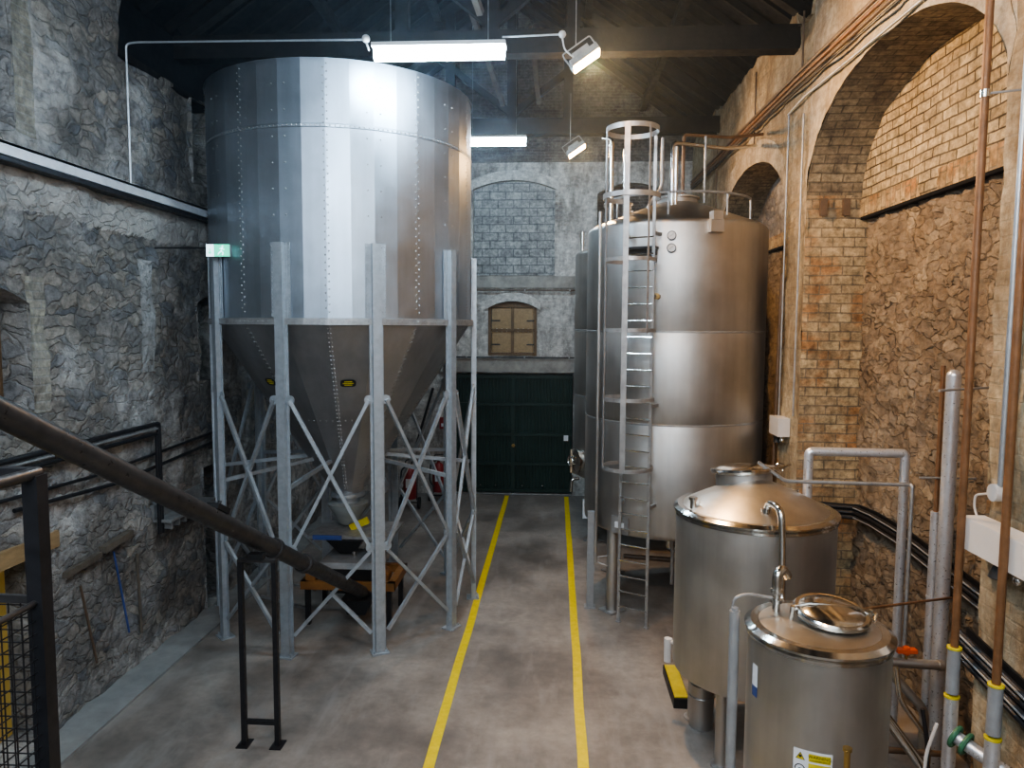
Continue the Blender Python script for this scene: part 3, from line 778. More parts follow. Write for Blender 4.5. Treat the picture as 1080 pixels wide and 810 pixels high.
# low galvanised rails on the floor beyond
rl = thing('floor_rail', 'low galvanised bar frame on the floor behind the front silo leg', 'rail', (-4.7, 12.3, 0))
mb = MB(); mb.bar((-5.3, 12.55, .08), (-4.25, 12.05, .08), .05, .04); mb.bar((-5.2, 12.75, .34), (-4.2, 12.25, .34), .05, .04)
mb.build('bar', 'galv_dull', rl)
mb = MB()
for p in ((-4.25, 12.1), (-5.2, 12.65)): mb.bx((p[0] - .025, p[1] - .025, 0), (p[0] + .025, p[1] + .025, .36))
mb.build('upright', 'galv_dull', rl)

# ------------------------------------------------------------------ conveyor tube and its stand
A0, A1 = Vector((-3.86, 4.8, 4.38)), Vector((-3.14, 11.0, .86)); ad = (A1 - A0).normalized()
cv = thing('conveyor_tube', 'long dark steel conveyor tube sloping down toward the silo outlet', 'conveyor', tuple(A1))
mb = MB(); mb.tube([A0 - ad * 3.0, A1 + ad * .35], .102, 28); mb.build('tube', 'auger', cv)
for t in (.53, .24):
    pass
pj = A0 + ad * ((A1 - A0).length * .36)
for t in (.395, .60, .725):
    p = A0.lerp(A1, t); mb = MB(); mb.tube([p - ad * .02, p + ad * .02], .128, 24); mb.tube([p + ad * .03, p + ad * .05], .128, 24)
    if t > .41: mb.build('flange', 'auger', cv)
p = A0.lerp(A1, .405); side = ad.cross(Vector((0, 0, 1))).normalized(); upv = side.cross(ad)
mb = MB(); mb.box(p + upv * .12, (.14, .24, .06), Matrix((side, ad, upv)).transposed()); mb.cyl(p + upv * .14 + side * .0, p + upv * .2, .02, seg=8)
mb.build('clamp', 'black', cv)
mb = MB(); mb.tube([A1 + ad * .35, A1 + ad * .6], .06, 16); mb.build('inlet_nozzle', 'black', cv)
st = thing('conveyor_stand', 'black welded steel stand with two uprights holding up the conveyor tube', 'stand', (-3.46, 8.1, 0))
for x in (-3.665, -3.26):
    mb = MB(); mb.bx((x - .028, 8.07, .01), (x + .028, 8.13, 2.24)); mb.build('upright', 'steel_dark', st)
    mb = MB(); mb.bx((x - .07, 8.0, 0), (x + .07, 8.2, .012)); mb.build('base_plate', 'steel_dark', st)
mb = MB(); mb.bx((-3.69, 8.06, 2.24), (-3.23, 8.14, 2.27)); mb.build('top_rail', 'auger', st)
mb = MB(); mb.bx((-3.64, 8.075, .26), (-3.29, 8.125, .31)); mb.build('cross_rail', 'steel_dark', st)
mb = MB(); mb.bx((-3.56, 8.05, 2.27), (-3.38, 8.15, 2.34)); mb.build('saddle', 'black', st)

# ------------------------------------------------------------------ big stainless tanks
def vrot(n):   # matrix whose z is n
    n = Vector(n).normalized(); x = n.orthogonal().normalized(); return Matrix((x, n.cross(x), n)).transposed()
def big_tank(c, Rt, label, name='storage_tank'):
    t = thing(name, label, 'tank', (c[0], c[1], 0), group=None)
    mb = MB(); cc = (c[0], c[1], 0)
    mb.lathe(cc, [(Rt - .06, 1.44), (Rt - .01, 1.48), (Rt, 1.54), (Rt, 3.36), (Rt - .006, 3.375), (Rt - .006, 3.395), (Rt, 3.41), (Rt, 4.9), (Rt - .006, 4.915), (Rt - .006, 4.935), (Rt, 4.95), (Rt, 6.68), (Rt - .01, 6.72), (Rt - .04, 6.75)], 128)
    mb.build('shell', 'stainless', t, smooth=45)
    mb = MB()
    for z in (3.385, 4.925): mb.lathe(cc, [(Rt - .007, z - .02), (Rt + .002, z - .012), (Rt + .002, z + .012), (Rt - .007, z + .02)], 128)
    mb.build('weld_band', 'galv_dull', t)
    mb = MB(); mb.lathe(cc, [(Rt - .035, 6.74), (Rt - .10, 6.79), (.38, 7.22), (.02, 7.26)], 96); mb.build('top_cone', 'stainless_lid', t)
    mb = MB(); mb.lathe(cc, [(.10, 1.12), (.5, 1.2), (Rt - .06, 1.45)], 96, cap0=True); mb.build('bottom_cone', 'stainless', t)
    mb = MB(); mb.lathe(cc, [(.36, 7.18), (.36, 7.30), (.40, 7.30), (.40, 7.33), (.1, 7.37), (.01, 7.38)], 32); mb.build('manway', 'stainless', t)
    for k in range(4):
        a = R(-50) + k * pi / 2 ; x = c[0] + .93 * Rt * sin(a); y = c[1] - .93 * Rt * cos(a)
        x = c[0] + (Rt - .12) * sin(a); y = c[1] - (Rt - .12) * cos(a)
        mb = MB(); mb.tube([(x, y, .03), (x, y, 1.75)], .105, 20); l = mb.build('leg', 'stainless', t)
        mb = MB(); mb.box((x, y, .015), (.34, .34, .03), Matrix.Rotation(a, 3, 'Z')); mb.build('foot_pad', 'galv_dull', l)
    return t
TB = (2.17, 13.50); RB = 1.595
TA = (2.06, 17.65); RA = 1.60
tb = big_tank(TB, RB, 'large stainless storage tank with a caged ladder, nearer one of the two')
ta = big_tank(TA, RA, 'large stainless storage tank with an oval side manhole, behind the laddered tank')
def onB(a, z, off=0.0, c=TB, Rr=RB): return Vector((c[0] + (Rr + off) * sin(a), c[1] - (Rr + off) * cos(a), z))
# gauges, valve, sample box on tank B
for z in (6.47, 6.27):
    a = R(-11.5); p = onB(a, z, .03); n = Vector((sin(a), -cos(a), 0))
    mb = MB(); mb.cyl(p - n * .04, p + n * .015, .075, seg=24); gg = mb.build('gauge', 'steel_dark', tb)
    mb = MB(); mb.cyl(p + n * .015, p + n * .018, .06, seg=24); mb.build('dial', 'white', gg)
    m2 = MB(); m2.bar(p + n * .02 + Vector((-.03, 0, -.02)), p + n * .02 + Vector((.03, 0, .03)), .008, .004); m2.build('needle', 'black', gg)
a = R(13); p = onB(a, 6.62, .05); mb = MB(); rz = Matrix.Rotation(a, 3, 'Z')
mb.box(p, (.22, .12, .20), rz); mb.box(p + Vector((0, 0, .16)), (.16, .16, .14), rz); mb.build('vent_box', 'stainless', tb)
a = R(-19); p = onB(a, 5.5, .0); n = Vector((sin(a), -cos(a), 0)); mb = MB(); mb.cyl(p, p + n * .10, .05, seg=12); mb.cyl(p + n * .1, p + n * .14, .035, seg=12); mb.build('sample_cock', 'brass', tb)
mb = MB(); p = onB(R(-40), 1.62, .02); rz = Matrix.Rotation(R(-40), 3, 'Z'); mb.box(p, (.34, .03, .30), rz); q = mb.build('leg_cover_plate', 'galv_dull', tb)
mb = MB(); mb.box(p + Vector((sin(R(-40)), -cos(R(-40)), 0)) * .02, (.18, .01, .1), rz); mb.build('plate_label', 'paper', q)
# manhole on tank A
a = atan2(.55 - TA[0], TA[1] - 16.9); a = R(-66); p = onB(a, 1.85, .02, TA, RA); n = Vector((sin(a), -cos(a), 0)); mm = vrot(n)
mb = MB(); mb.lathe(p, [(.27, -.02), (.27, .08), (.31, .08), (.31, .12), (.2, .16), (.01, .18)], 28, m=mm); mh = mb.build('side_manhole', 'chrome', ta)
mb = MB(); mb.torus(p + n * .22, .12, .018, mm, 20, 6); mb.bar(p + n * .2 + Vector((0, 0, -.28)), p + n * .2 + Vector((0, 0, .28)), .04, .03); mb.build('hand_wheel', 'chrome', mh)
p2 = onB(a, 1.42, .02, TA, RA); mb = MB(); mb.tube([p2, p2 + n * .18, p2 + n * .2 - Vector((0, 0, .3))], .04, 12, bend=.08); mb.build('drain_valve', 'chrome', ta)
# documents hung between the tanks
for x, z in ((.60, 1.20), (.74, 1.12)):
    mb = MB(); mb.bx((x, 14.9, z - .18), (x + .13, 14.92, z + .22))
    mb.build('notice_sheet', 'paper', label='white notice sheet hanging %s by the foot of the far tank' % ('higher' if x < .7 else 'lower'), cat='notice')

# ------------------------------------------------------------------ caged ladder
LC = Vector((1.33, 11.93, 0)); rad = (Vector((LC.x - TB[0], LC.y - TB[1], 0))).normalized(); lt = Vector((-rad.y, rad.x, 0))
ld = thing('caged_ladder', 'tall steel ladder with round safety cage fixed to the nearer big tank', 'ladder', (LC.x, LC.y, 0))
for s_ in (-1, 1):
    b = LC + lt * s_ * .25
    mb = MB(); mb.bar(b + Vector((0, 0, .02)), b + Vector((0, 0, 8.02)), .05, .016, up=rad)
    mb.bar(b + Vector((0, 0, .01)) + rad * .02, b - rad * .04 + Vector((0, 0, .01)), .08, .02)
    mb.build('ladder_rail', 'galv_dull', ld)
for i in range(24):
    z = .28 + i * .268
    mb = MB(); mb.tube([LC - lt * .25 + Vector((0, 0, z)), LC + lt * .25 + Vector((0, 0, z))], .013, 8); mb.build('rung', 'chrome', ld)
CR = .40; cc = LC + rad * .34
def hoop(mb, z, full=False, w=.06, r=CR):
    pts = []; n = 28
    a0 = atan2(-rad.y, -rad.x)
    st_ = 0 if full else R(50)
    for i in range(n + 1):
        a = a0 + st_ + (2 * pi - 2 * st_) * i / n; pts.append(cc + Vector((cos(a), sin(a), 0)) * r)
    if not full: pts = [LC - lt * -.25 * (1 if (pts[0] - LC).dot(lt) > 0 else -1)] + pts + [LC - lt * -.25 * (1 if (pts[-1] - LC).dot(lt) > 0 else -1)]
    vs = []; fs = []
    for q in pts:
        d = (q - cc).normalized()
        for (dr, dz) in ((0, -w / 2), (.012, -w / 2), (.012, w / 2), (0, w / 2)): vs.append(q + d * dr + Vector((0, 0, z + dz)))
    for i in range(len(pts) - 1):
        for j in range(4): fs.append((4 * i + j, 4 * i + (j + 1) % 4, 4 * i + 4 + (j + 1) % 4, 4 * i + 4 + j))
    return mb.add(vs, fs)
for z in (8.05, 7.03, 6.05, 4.95, 3.86, 2.75):
    mb = MB(); hoop(mb, z, z > 8, .075 if z > 7 else .06, CR + (.035 if abs(z - 7.03) < .01 else 0)); mb.build('cage_hoop', 'galv_dull', ld)
a0 = atan2(rad.y, rad.x)
for da, z0, z1, w_ in ((R(0 + 12), 2.75, 8.05, .085), (R(-48), 2.75, 8.05, .05), (R(-88), 2.75, 7.03, .04), (R(62), 4.9, 8.05, .03)):
    q = cc + Vector((cos(a0 + da), sin(a0 + da), 0)) * (CR + .016)
    mb = MB(); mb.bar(q + Vector((0, 0, z0)), q + Vector((0, 0, z1)), w_, .012, up=(q - cc)); mb.build('cage_strap', 'galv_dull', ld)
for z in (5.5, 3.72, 2.05, 6.5):
    for s_ in (-1, 1):
        b = LC + lt * s_ * .25 + Vector((0, 0, z)); e = b - rad * .32
        mb = MB(); mb.bar(b, e + lt * s_ * .05, .05, .05); mb.box(e + lt * s_ * .05, (.12, .03, .12), Matrix((lt, rad, Vector((0, 0, 1)))).transposed()); mb.build('bracket', 'galv_dull', ld)
mb = MB(); mb.box(LC - rad * .12 + Vector((0, 0, 6.28)), (.52, .24, .04), Matrix((lt, rad, Vector((0, 0, 1)))).transposed())
mb.box(LC - rad * .12 + Vector((0, 0, 6.22)), (.52, .03, .12), Matrix((lt, rad, Vector((0, 0, 1)))).transposed()); mb.build('landing_plate', 'steel_dark', ld)
# tank-top guard rail
gr = thing('tank_guard_rail', 'curved steel guard rail standing on top of the laddered tank', 'railing', (TB[0], TB[1], 6.9))
mb = MB(); mb.tube([onB(R(a_), 7.22, -.30) for a_ in range(-110, 70, 5)], .022, 8); mb.build('top_bar', 'galv_dull', gr)
for a_ in (-105, -60, -15, 30, 65): mb = MB(); mb.tube([onB(R(a_), 6.78, -.30), onB(R(a_), 7.22, -.30)], .018, 8); mb.build('post', 'galv_dull', gr)
# pipes rising from tank top
def pipe(name, pts, r, mat, label, cat='pipe', bend=.08, seg=14, group=None):
    mb = MB(); mb.tube(pts, r, seg, bend=bend); return mb.build(name, mat, label=label, cat=cat, group=group)
pipe('vent_pipe', [(1.99, 12.9, 6.8), (1.99, 12.9, 8.17), (3.05, 13.7, 8.25), (XR - .08, 14.35, 8.45)], .035, 'chrome', 'bright steel pipe rising from the laddered tank and crossing to the wall')
pipe('vent_pipe', [(2.05, 12.9, 6.8), (2.05, 12.9, 8.10)], .03, 'chrome', 'bright steel riser ending beside the taller crossing pipe')
pipe('vent_pipe', [(2.22, 13.2, 6.8), (2.22, 13.2, 8.38), (3.1, 13.6, 8.42), (XR - .08, 13.9, 8.55)], .028, 'rust', 'brown pipe rising from the laddered tank and crossing to the wall')
pipe('vent_pipe', [(1.84, 13.1, 8.30), (1.84, 13.1, 7.45), (1.62, 13.0, 7.15), (1.55, 13.0, 6.95)], .028, 'galv_dull', 'cranked pipe above the tank cone just behind the cage')
pipe('vent_pipe', [(.78, 13.2, 8.33), (.96, 13.2, 8.30), (.96, 13.2, 6.72)], .045, 'chrome', 'white-lit upright vent pipe with a short bent top inside the cage outline')
pipe('vent_pipe', [(1.2, 13.3, 6.85), (1.2, 13.3, 8.15)], .025, 'chrome', 'slim straight vent rod standing on the tank top')
pipe('vent_pipe', [(2.6, 13.2, 8.35), (2.6, 13.2, 7.2)], .02, 'galv_dull', 'thin drop pipe over the tank cone near the wall', bend=0)
pipe('vent_pipe', [(.62, 17.6, 6.3), (.62, 17.6, 7.25)], .04, 'chrome', 'short bright vent pipe at the rim of the far tank', bend=0)
for x, y, lab in ((1.25, 12.95, 'small valve fitting on the tank top behind the ladder cage'), (2.24, 13.2, 'small valve fitting at the foot of the brown riser')):
    mb = MB(); zt = 6.80 + .38 * (1 - (math.hypot(x - TB[0], y - TB[1])) / RB); mb.cyl((x, y, zt - .05), (x, y, zt + .2), .05, seg=12); mb.cyl((x - .08, y, zt + .1), (x + .08, y, zt + .1), .035, seg=10); mb.cyl((x, y, zt + .2), (x, y, zt + .23), .08, seg=12)
    mb.build('valve', 'chrome', label=lab, cat='valve')
pipe('riser_pipe', [(.74, 12.56, .85), (.74, 12.56, 6.95)], .028, 'stainless', 'slim steel pipe running up the side of the laddered tank beside the cage')
mb = MB(); mb.tube([(.74, 12.56, .95), (1.02, 12.5, 1.02)], .012, 8); mb.tube([(.74, 12.56, .88), (1.0, 12.5, .80)], .012, 8); mb.build('pipe_bracket', 'galv_dull', label='thin wire bracket between the slim pipe and the tank leg', cat='bracket')
bl = thing('bollard', 'grey square steel bollard beside the yellow line under the tanks', 'bollard', (.66, 12.69, 0))
mb = MB(); mb.bx((.60, 12.63, 0), (.72, 12.75, 1.74)); mb.build('post', 'grey_clad', bl)
mb = MB(); mb.bx((.56, 12.59, 0), (.76, 12.79, .02)); mb.build('base_plate', 'grey_clad', bl)
# pipework below the near tank
pipe('outlet_pipe', [(2.17, 13.5, 1.15), (2.17, 13.5, .85), (3.4, 12.9, .85)], .06, 'chrome', 'steel outlet pipe curving out under the cone of the laddered tank')
pipe('outlet_pipe', [(1.3, 13.3, .75), (2.9, 13.1, .72)], .045, 'brown_pipe', 'brown horizontal pipe in the shade under the laddered tank', bend=0)
pipe('outlet_pipe', [(2.1, 12.7, 1.25), (2.1, 12.7, .45)], .03, 'galv_dull', 'short drain pipe hanging under the laddered tank', bend=0)

# ------------------------------------------------------------------ medium tank
def lid_tank(c, Rt, zb, zr, zc, legs, label, legr):
    t = thing('process_tank', label, 'tank', (c[0], c[1], 0)); cc = (c[0], c[1], 0)
    mb = MB(); mb.lathe(cc, [(Rt - .05, zb), (Rt - .01, zb + .02), (Rt, zb + .06), (Rt, zr - .06)], 96); mb.build('shell', 'stainless', t)
    mb = MB(); mb.lathe(cc, [(.06, zb - .14), (Rt * .5, zb - .09), (Rt - .05, zb)], 64, cap0=True); mb.build('bottom', 'stainless', t)
    mb = MB(); mb.lathe(cc, [(Rt, zr - .08), (Rt + .012, zr - .075), (Rt + .012, zr - .05), (Rt - .01, zr - .045), (Rt + .0, zr - .03), (Rt + .03, zr - .02), (Rt + .03, zr + .0), (Rt - .02, zr + .03), (Rt - .09, zr + .03)], 96); mb.build('rim', 'chrome', t, smooth=30)
    n = 10; prof = [(Rt - .08, zr + .028)]
    for i in range(1, n + 1):
        u = i / n; r = (Rt - .08) * (1 - u) + .01; prof.append((r, zr + .03 + (zc - zr - .03) * (1 - (1 - u) ** 1.35)))
    mb = MB(); mb.lathe(cc, prof, 96); mb.build('lid', 'stainless_lid', t)
    for k in range(legs):
        a = R(-38) + k * 2 * pi / legs; x = c[0] + legr * sin(a); y = c[1] - legr * cos(a)
        mb = MB(); mb.tube([(x, y, .02), (x, y, zb + .03)], .075, 18); l = mb.build('leg', 'stainless', t)
        mb = MB(); mb.cyl((x, y, 0), (x, y, .025), .12); mb.build('foot', 'galv_dull', l)
    return t
TM = (2.38, 8.62); RM = .91
tm = lid_tank(TM, RM, .90, 2.86, 3.23, 4, 'medium stainless process tank with conical lid between the big tank and the small tank', .72)
# its raised manway on the far-side slope
mp = Vector((2.32, 8.84, 2.955)); tilt = Matrix.Rotation(R(-4), 3, 'Y') @ Matrix.Rotation(R(-5), 3, 'X')
mb = MB(); mb.lathe(mp, [(.33, .02), (.33, .29)], 40, m=tilt); mw = mb.build('manway_neck', 'stainless', tm)
mb = MB(); mb.lathe(mp, [(.34, .285), (.37, .30), (.385, .33), (.37, .355), (.30, .36), (.28, .375), (.1, .39), (.01, .39)], 40, m=tilt); mb.build('manway_cover', 'chrome', mw)
mb = MB(); mb.torus(mp + Vector((.41, .0, .36)), .05, .012, vrot((0, 1, 0)), 16, 6); mb.tube([mp + Vector((.30, -.18, .36)), mp + Vector((.5, -.1, .42))], .014, 8); mb.build('manway_clamp', 'chrome', mw)
for x, y, in ((1.62, 8.42), (2.95, 8.95)):
    mb = MB(); mb.cyl((x, y, 2.88), (x, y, 3.02), .035, seg=12); mb.cyl((x, y, 3.0), (x, y, 3.03), .05, seg=12); mb.build('lid_fitting', 'chrome', tm)
# spray-ball pipe out of the lid, down the front of the shell
o = pipe('cleaning_pipe', [(2.33, 7.98, 2.88), (2.34, 7.96, 3.10), (2.39, 7.66, 3.10), (2.40, 7.62, 2.80), (2.38, 7.5, 2.15), (2.30, 7.2, 1.95)], .038, 'chrome', 'bent steel pipe leaving the medium tank lid and dropping down its front', bend=.12)
pipe('thin_pipe', [(2.40, 8.60, 3.42), (2.72, 8.6, 3.20), (4.15, 8.6, 3.18), (4.15, 8.55, 3.18), (4.12, 8.5, 1.15)], .022, 'galv_dull', 'thin steel pipe from the medium tank manway to the wall niche and down', bend=.06)
pipe('bridge_pipe', [(3.10, 8.95, 2.88), (3.10, 8.95, 3.50), (4.22, 8.9, 3.50), (4.22, 8.9, .01)], .055, 'foil', 'foil-wrapped pipe bridging from the medium tank lid to the wall niche', bend=.05)
mb = MB(); mb.cyl((2.33, 7.98, 2.90), (2.33, 7.98, 3.02), .055, seg=20); mb.build('pipe_flange', 'chrome', tm)
# valve on small tank feed
mb = MB(); mb.cyl((2.0, 6.45, 2.46), (2.0, 6.45, 2.66), .035, seg=14); mb.cyl((2.0, 6.45, 2.55), (2.0, 6.45, 2.58), .055, seg=14); mb.cyl((2.0, 6.45, 2.64), (2.0, 6.45, 2.67), .055, seg=14)
mb.tube([(2.0, 6.45, 2.66), (2.0, 6.45, 2.80), (2.06, 6.5, 2.84), (2.12, 6.55, 2.76)], .045, 14, bend=.06)
mb.build('elbow_valve', 'chrome', label='polished elbow with clamp valve standing on the small tank lid', cat='valve')
pipe('grey_tank_pipe', [(1.95, 6.42, 2.60), (1.72, 6.40, 2.64), (1.60, 6.38, 2.60), (1.60, 6.38, 2.40)], .014, 'galv_dull', 'thin curved tube from the elbow valve over to the grey upright pipe', bend=.06, seg=8)
mb = MB(); mb.tube([(1.61, 6.35, .0), (1.61, 6.35, 2.50)], .045, 14); mb.cyl((1.61, 6.35, 2.5), (1.61, 6.35, 2.53), .03, seg=10); mb.build('upright_pipe', 'grey_clad', label='grey clad upright pipe standing against the small tank', cat='pipe')

# ------------------------------------------------------------------ small tank
TS = (2.29, 6.22); RS = .578
ts = lid_tank(TS, RS, .55, 2.42, 2.50, 3, 'small stainless process tank with a round glazed lid hatch and warning label', .42)
mp = Vector((2.40, 6.26, 2.43)); tilt = Matrix.Rotation(R(3), 3, 'Y') @ Matrix.Rotation(R(7), 3, 'X')
mb = MB(); mb.lathe(mp, [(.27, -.02), (.27, .10), (.25, .10)], 40, m=tilt); hn = mb.build('hatch_neck', 'stainless', ts)
mb = MB(); mb.lathe(mp, [(.275, .09), (.31, .10), (.315, .13), (.30, .145), (.27, .14), (.23, .165), (.12, .19), (.01, .195)], 48, m=tilt); hc = mb.build('hatch_cover', 'chrome', hn)
mb = MB(); q = lambda x, y, z: mp + tilt @ Vector((x, y, z))
mb.tube([q(-.33, .03, .13), q(-.2, 0, .19), q(.2, 0, .19), q(.33, -.02, .13)], .012, 8); mb.tube([q(.34, -.06, .1), q(.38, 0, .13), q(.34, .06, .1)], .014, 8); mb.build('hatch_clamp', 'chrome', hn)
for a_ in (0.1, 3.2): mb = MB(); mb.cyl(q(.34 * cos(a_), .34 * sin(a_), .02), q(.34 * cos(a_), .34 * sin(a_), .16), .02, seg=10); mb.build('hatch_bolt', 'chrome', hn)
# warning label wrapped on the shell
def cyl_patch(c, Rr, a0, a1, z0, z1, off, n=8, lean=0):
    mb = MB()
    for i in range(n + 1):
        a = a0 + (a1 - a0) * i / n
        for z in (z0, z1): mb.v.append(Vector((c[0] + (Rr + off) * sin(a), c[1] - (Rr + off) * cos(a), z)))
    mb.f = [(2 * i, 2 * i + 2, 2 * i + 3, 2 * i + 1) for i in range(n)]; return mb
ac = R(-20.5); W = .145
lab = cyl_patch(TS, RS, ac - W / RS, ac + W / RS, 1.38, 1.62, .002).build('warning_label', 'paper', ts, smooth=60)
cyl_patch(TS, RS, ac - .03 / RS, ac + W / RS * .93, 1.535, 1.60, .004).build('yellow_heading', 'yellow', lab, smooth=60)
cyl_patch(TS, RS, ac - .03 / RS, ac + W / RS * .93, 1.445, 1.52, .004).build('yellow_heading', 'yellow', lab, smooth=60)
def on(a, z, off): return Vector((TS[0] + (RS + off) * sin(a), TS[1] - (RS + off) * cos(a), z))
for zc_, shape in ((1.565, 3), (1.455, 16)):
    am = ac - .092 / RS; tx = Vector((cos(am), sin(am), 0)); c0 = on(am, zc_, .004)
    for rr, mt, off in ((.042, 'black', 0), (.034, 'yellow' if shape == 3 else 'paper', .002), (.012, 'black', .004)):
        n = shape if rr > .02 else 10
        pts = [c0 + Vector((sin(am), -cos(am), 0)) * off + tx * rr * sin(2 * pi * i / n) + Vector((0, 0, rr * cos(2 * pi * i / n) - (0 if n != 3 else .008))) for i in range(n)]
        mb = MB(); mb.add(pts, [tuple(range(n))]); mb.build('pictogram', mt, lab, smooth=0)
def text(body, size, loc, rot, mat, parent, name='lettering', align='CENTER'):
    cu = bpy.data.curves.new(name, 'FONT'); cu.body = body; cu.size = size; cu.align_x = align; cu.align_y = 'CENTER'; cu.extrude = .0005
    cu.materials.append(M[mat]); t0 = bpy.data.objects.new('t', cu); C.objects.link(t0); dg = bpy.context.evaluated_depsgraph_get(); me = bpy.data.meshes.new_from_object(t0.evaluated_get(dg))
    bpy.data.objects.remove(t0); o = bpy.data.objects.new(name, me); C.objects.link(o); o.parent = parent
    o.location = Vector(loc) - parent_loc(parent); o.rotation_euler = rot; return o
text('WARNING', .036, on(ac + .052 / RS, 1.578, .006), (pi / 2, 0, ac + .052 / RS), 'black', lab)
text('CONFINED SPACE', .018, on(ac + .052 / RS, 1.55, .006), (pi / 2, 0, ac + .052 / RS), 'black', lab)
text('NO ENTRY', .026, on(ac + .052 / RS, 1.482, .006), (pi / 2, 0, ac + .052 / RS), 'black', lab)
cyl_patch(TS, RS, R(-80), R(-72), 1.95, 2.14, .003).build('side_label', 'paper', ts)
cyl_patch(TS, RS, R(-80), R(-72), 1.86, 1.95, .003).build('side_label_blue', 'blue', ts)
mb = MB(); mb.cyl((2.29, 5.52, .005), (2.29, 5.52, 1.74), .024, seg=14); mb.cyl((2.29, 5.52, 1.735), (2.29, 5.52, 1.76), .035, seg=14); mb.build('brass_pipe', 'brass', label='short brass-coloured upright pipe in front of the small tank', cat='pipe')
# floor kerb block + drum under the medium tank
wd = thing('kerb_block', 'yellow-topped black kerb block on the floor beside the medium tank', 'kerb block', (1.72, 9.75, 0))
mb = MB(); mb.bx((1.60, 9.28, 0), (1.80, 10.25, .13)); mb.build('body', 'black', wd)
mb = MB(); mb.bx((1.615, 9.31, .13), (1.79, 10.22, .145)); mb.build('top_face', 'yellow', wd)
mb = MB(); mb.cyl((1.88, 8.9, .0), (1.88, 8.9, .55), .15, seg=28); mb.torus((1.88, 8.9, .40), .155, .012, None, 28, 6); mb.build('drain_pot', 'stainless', label='round steel pot under the bottom edge of the medium tank', cat='pot')
mb = MB(); mb.cyl((1.47, 9.05, .75), (1.47, 9.05, 1.05), .05, seg=16); mb.tube([(1.47, 9.05, 1.0), (1.55, 9.0, 1.02)], .03, 10); mb.build('white_canister', 'white', label='small white canister hanging on the far side of the medium tank', cat='canister')

# ------------------------------------------------------------------ pipes in front of the right wall
def clad_pipe(x, y, ztop, zc, mat_lab, lab):
    t = thing('heating_pipe', lab, 'pipe', (x, y, 0))
    mb = MB(); mb.tube([(x, y, zc), (x, y, ztop)], .033, 14); mb.build('bare_pipe', 'rust', t)
    z = zc
    for h, r in ((.42, .055), (.0, .0), (1.75, .058)):
        if h == 0: z -= .03; continue
        z1 = 0.005 if h > 1 else z - h; mb = MB(); mb.tube([(x, y, z1), (x, y, z)], r, 18); mb.build('insulation', 'foil' if h > 1 else 'grey_clad', t)
        mb = MB(); mb.tube([(x, y, z - .012), (x, y, z + .006)], r + .006, 18); mb.build('yellow_tape', 'yellow', t); z = z1
    return t
clad_pipe(3.60, 6.52, 9.6, 2.15, '', 'long rust-brown pipe rising past the big arch into grey insulation below')
clad_pipe(3.60, 5.90, 9.6, 2.12, '', 'rust-brown pipe before the white cable box, lagged at the bottom')
mb = MB(); mb.tube([(4.22, 7.93, .005), (4.22, 7.93, 4.50)], .072, 20); mb.sph((4.22, 7.93, 4.50), .072, 16)
mb.build('insulated_pipe', 'foil', label='thick foil-wrapped pipe with a rounded top end in the wall niche', cat='pipe')
rp = thing('insulated_pipe', 'thin rust-red pipe entering foil lagging in the wall niche', 'pipe', (4.22, 8.15, 0))
mb = MB(); mb.tube([(4.22, 8.15, 2.95), (4.22, 8.15, 4.6)], .024, 12); mb.build('bare_pipe', 'rust', rp)
mb = MB(); mb.tube([(4.22, 8.15, .005), (4.22, 8.15, 2.98)], .05, 16); mb.tube([(4.22, 8.15, 2.0), (4.22, 8.15, 2.03)], .056, 16); mb.build('lagging', 'foil', rp)
pipe('wall_bracket', [(4.0, 8.1, 3.37), (4.6, 8.1, 3.37)], .012, 'galv_dull', 'thin threaded bracket rod holding the foil pipe below its middle', 'bracket', bend=0, seg=8)
pipe('wall_bracket', [(3.6, 7.0, 4.42), (4.5, 7.3, 4.45)], .012, 'galv_dull', 'thin threaded bracket rod behind the long rust-brown pipe', 'bracket', bend=0, seg=8)
pipe('wall_bracket', [(3.6, 6.52, 6.98), (XR + .3, 6.3, 6.98)], .01, 'galv_dull', 'thin bracket rod near the springing of the big arch', 'bracket', bend=0, seg=8)
mb = MB(); mb.tube([(3.6, 6.52, 6.95), (3.6, 6.52, 7.01)], .042, 14); mb.build('pipe_clamp', 'chrome', label='bright clamp ring on the long rust-brown pipe', cat='clamp')
pipe('copper_pipe', [(2.70, 6.75, 2.36), (4.3, 7.9, 2.10)], .014, 'rust', 'thin copper-red pipe running level behind the small tank lid', bend=0, seg=8)
vp = thing('valve_pipe', 'short horizontal steel pipe with an orange valve handle behind the small tank', 'pipe', (3.6, 7.7, 1.4))
mb = MB(); mb.tube([(3.2, 7.62, 1.50), (4.08, 7.62, 1.47)], .05, 16); mb.tube([(4.05, 7.62, 1.47), (4.10, 7.62, 1.47)], .06, 16); mb.build('pipe', 'stainless', vp)
mb = MB(); mb.tube([(3.72, 7.62, 1.48), (3.72, 7.62, 1.60)], .018, 8); mb.build('stem', 'brass', vp)
mb = MB(); mb.bx((3.62, 7.58, 1.60), (3.82, 7.66, 1.64)); mb.cyl((3.72, 7.62, 1.58), (3.72, 7.62, 1.66), .035, seg=10); mb.build('valve_handle', 'red_valve', vp)
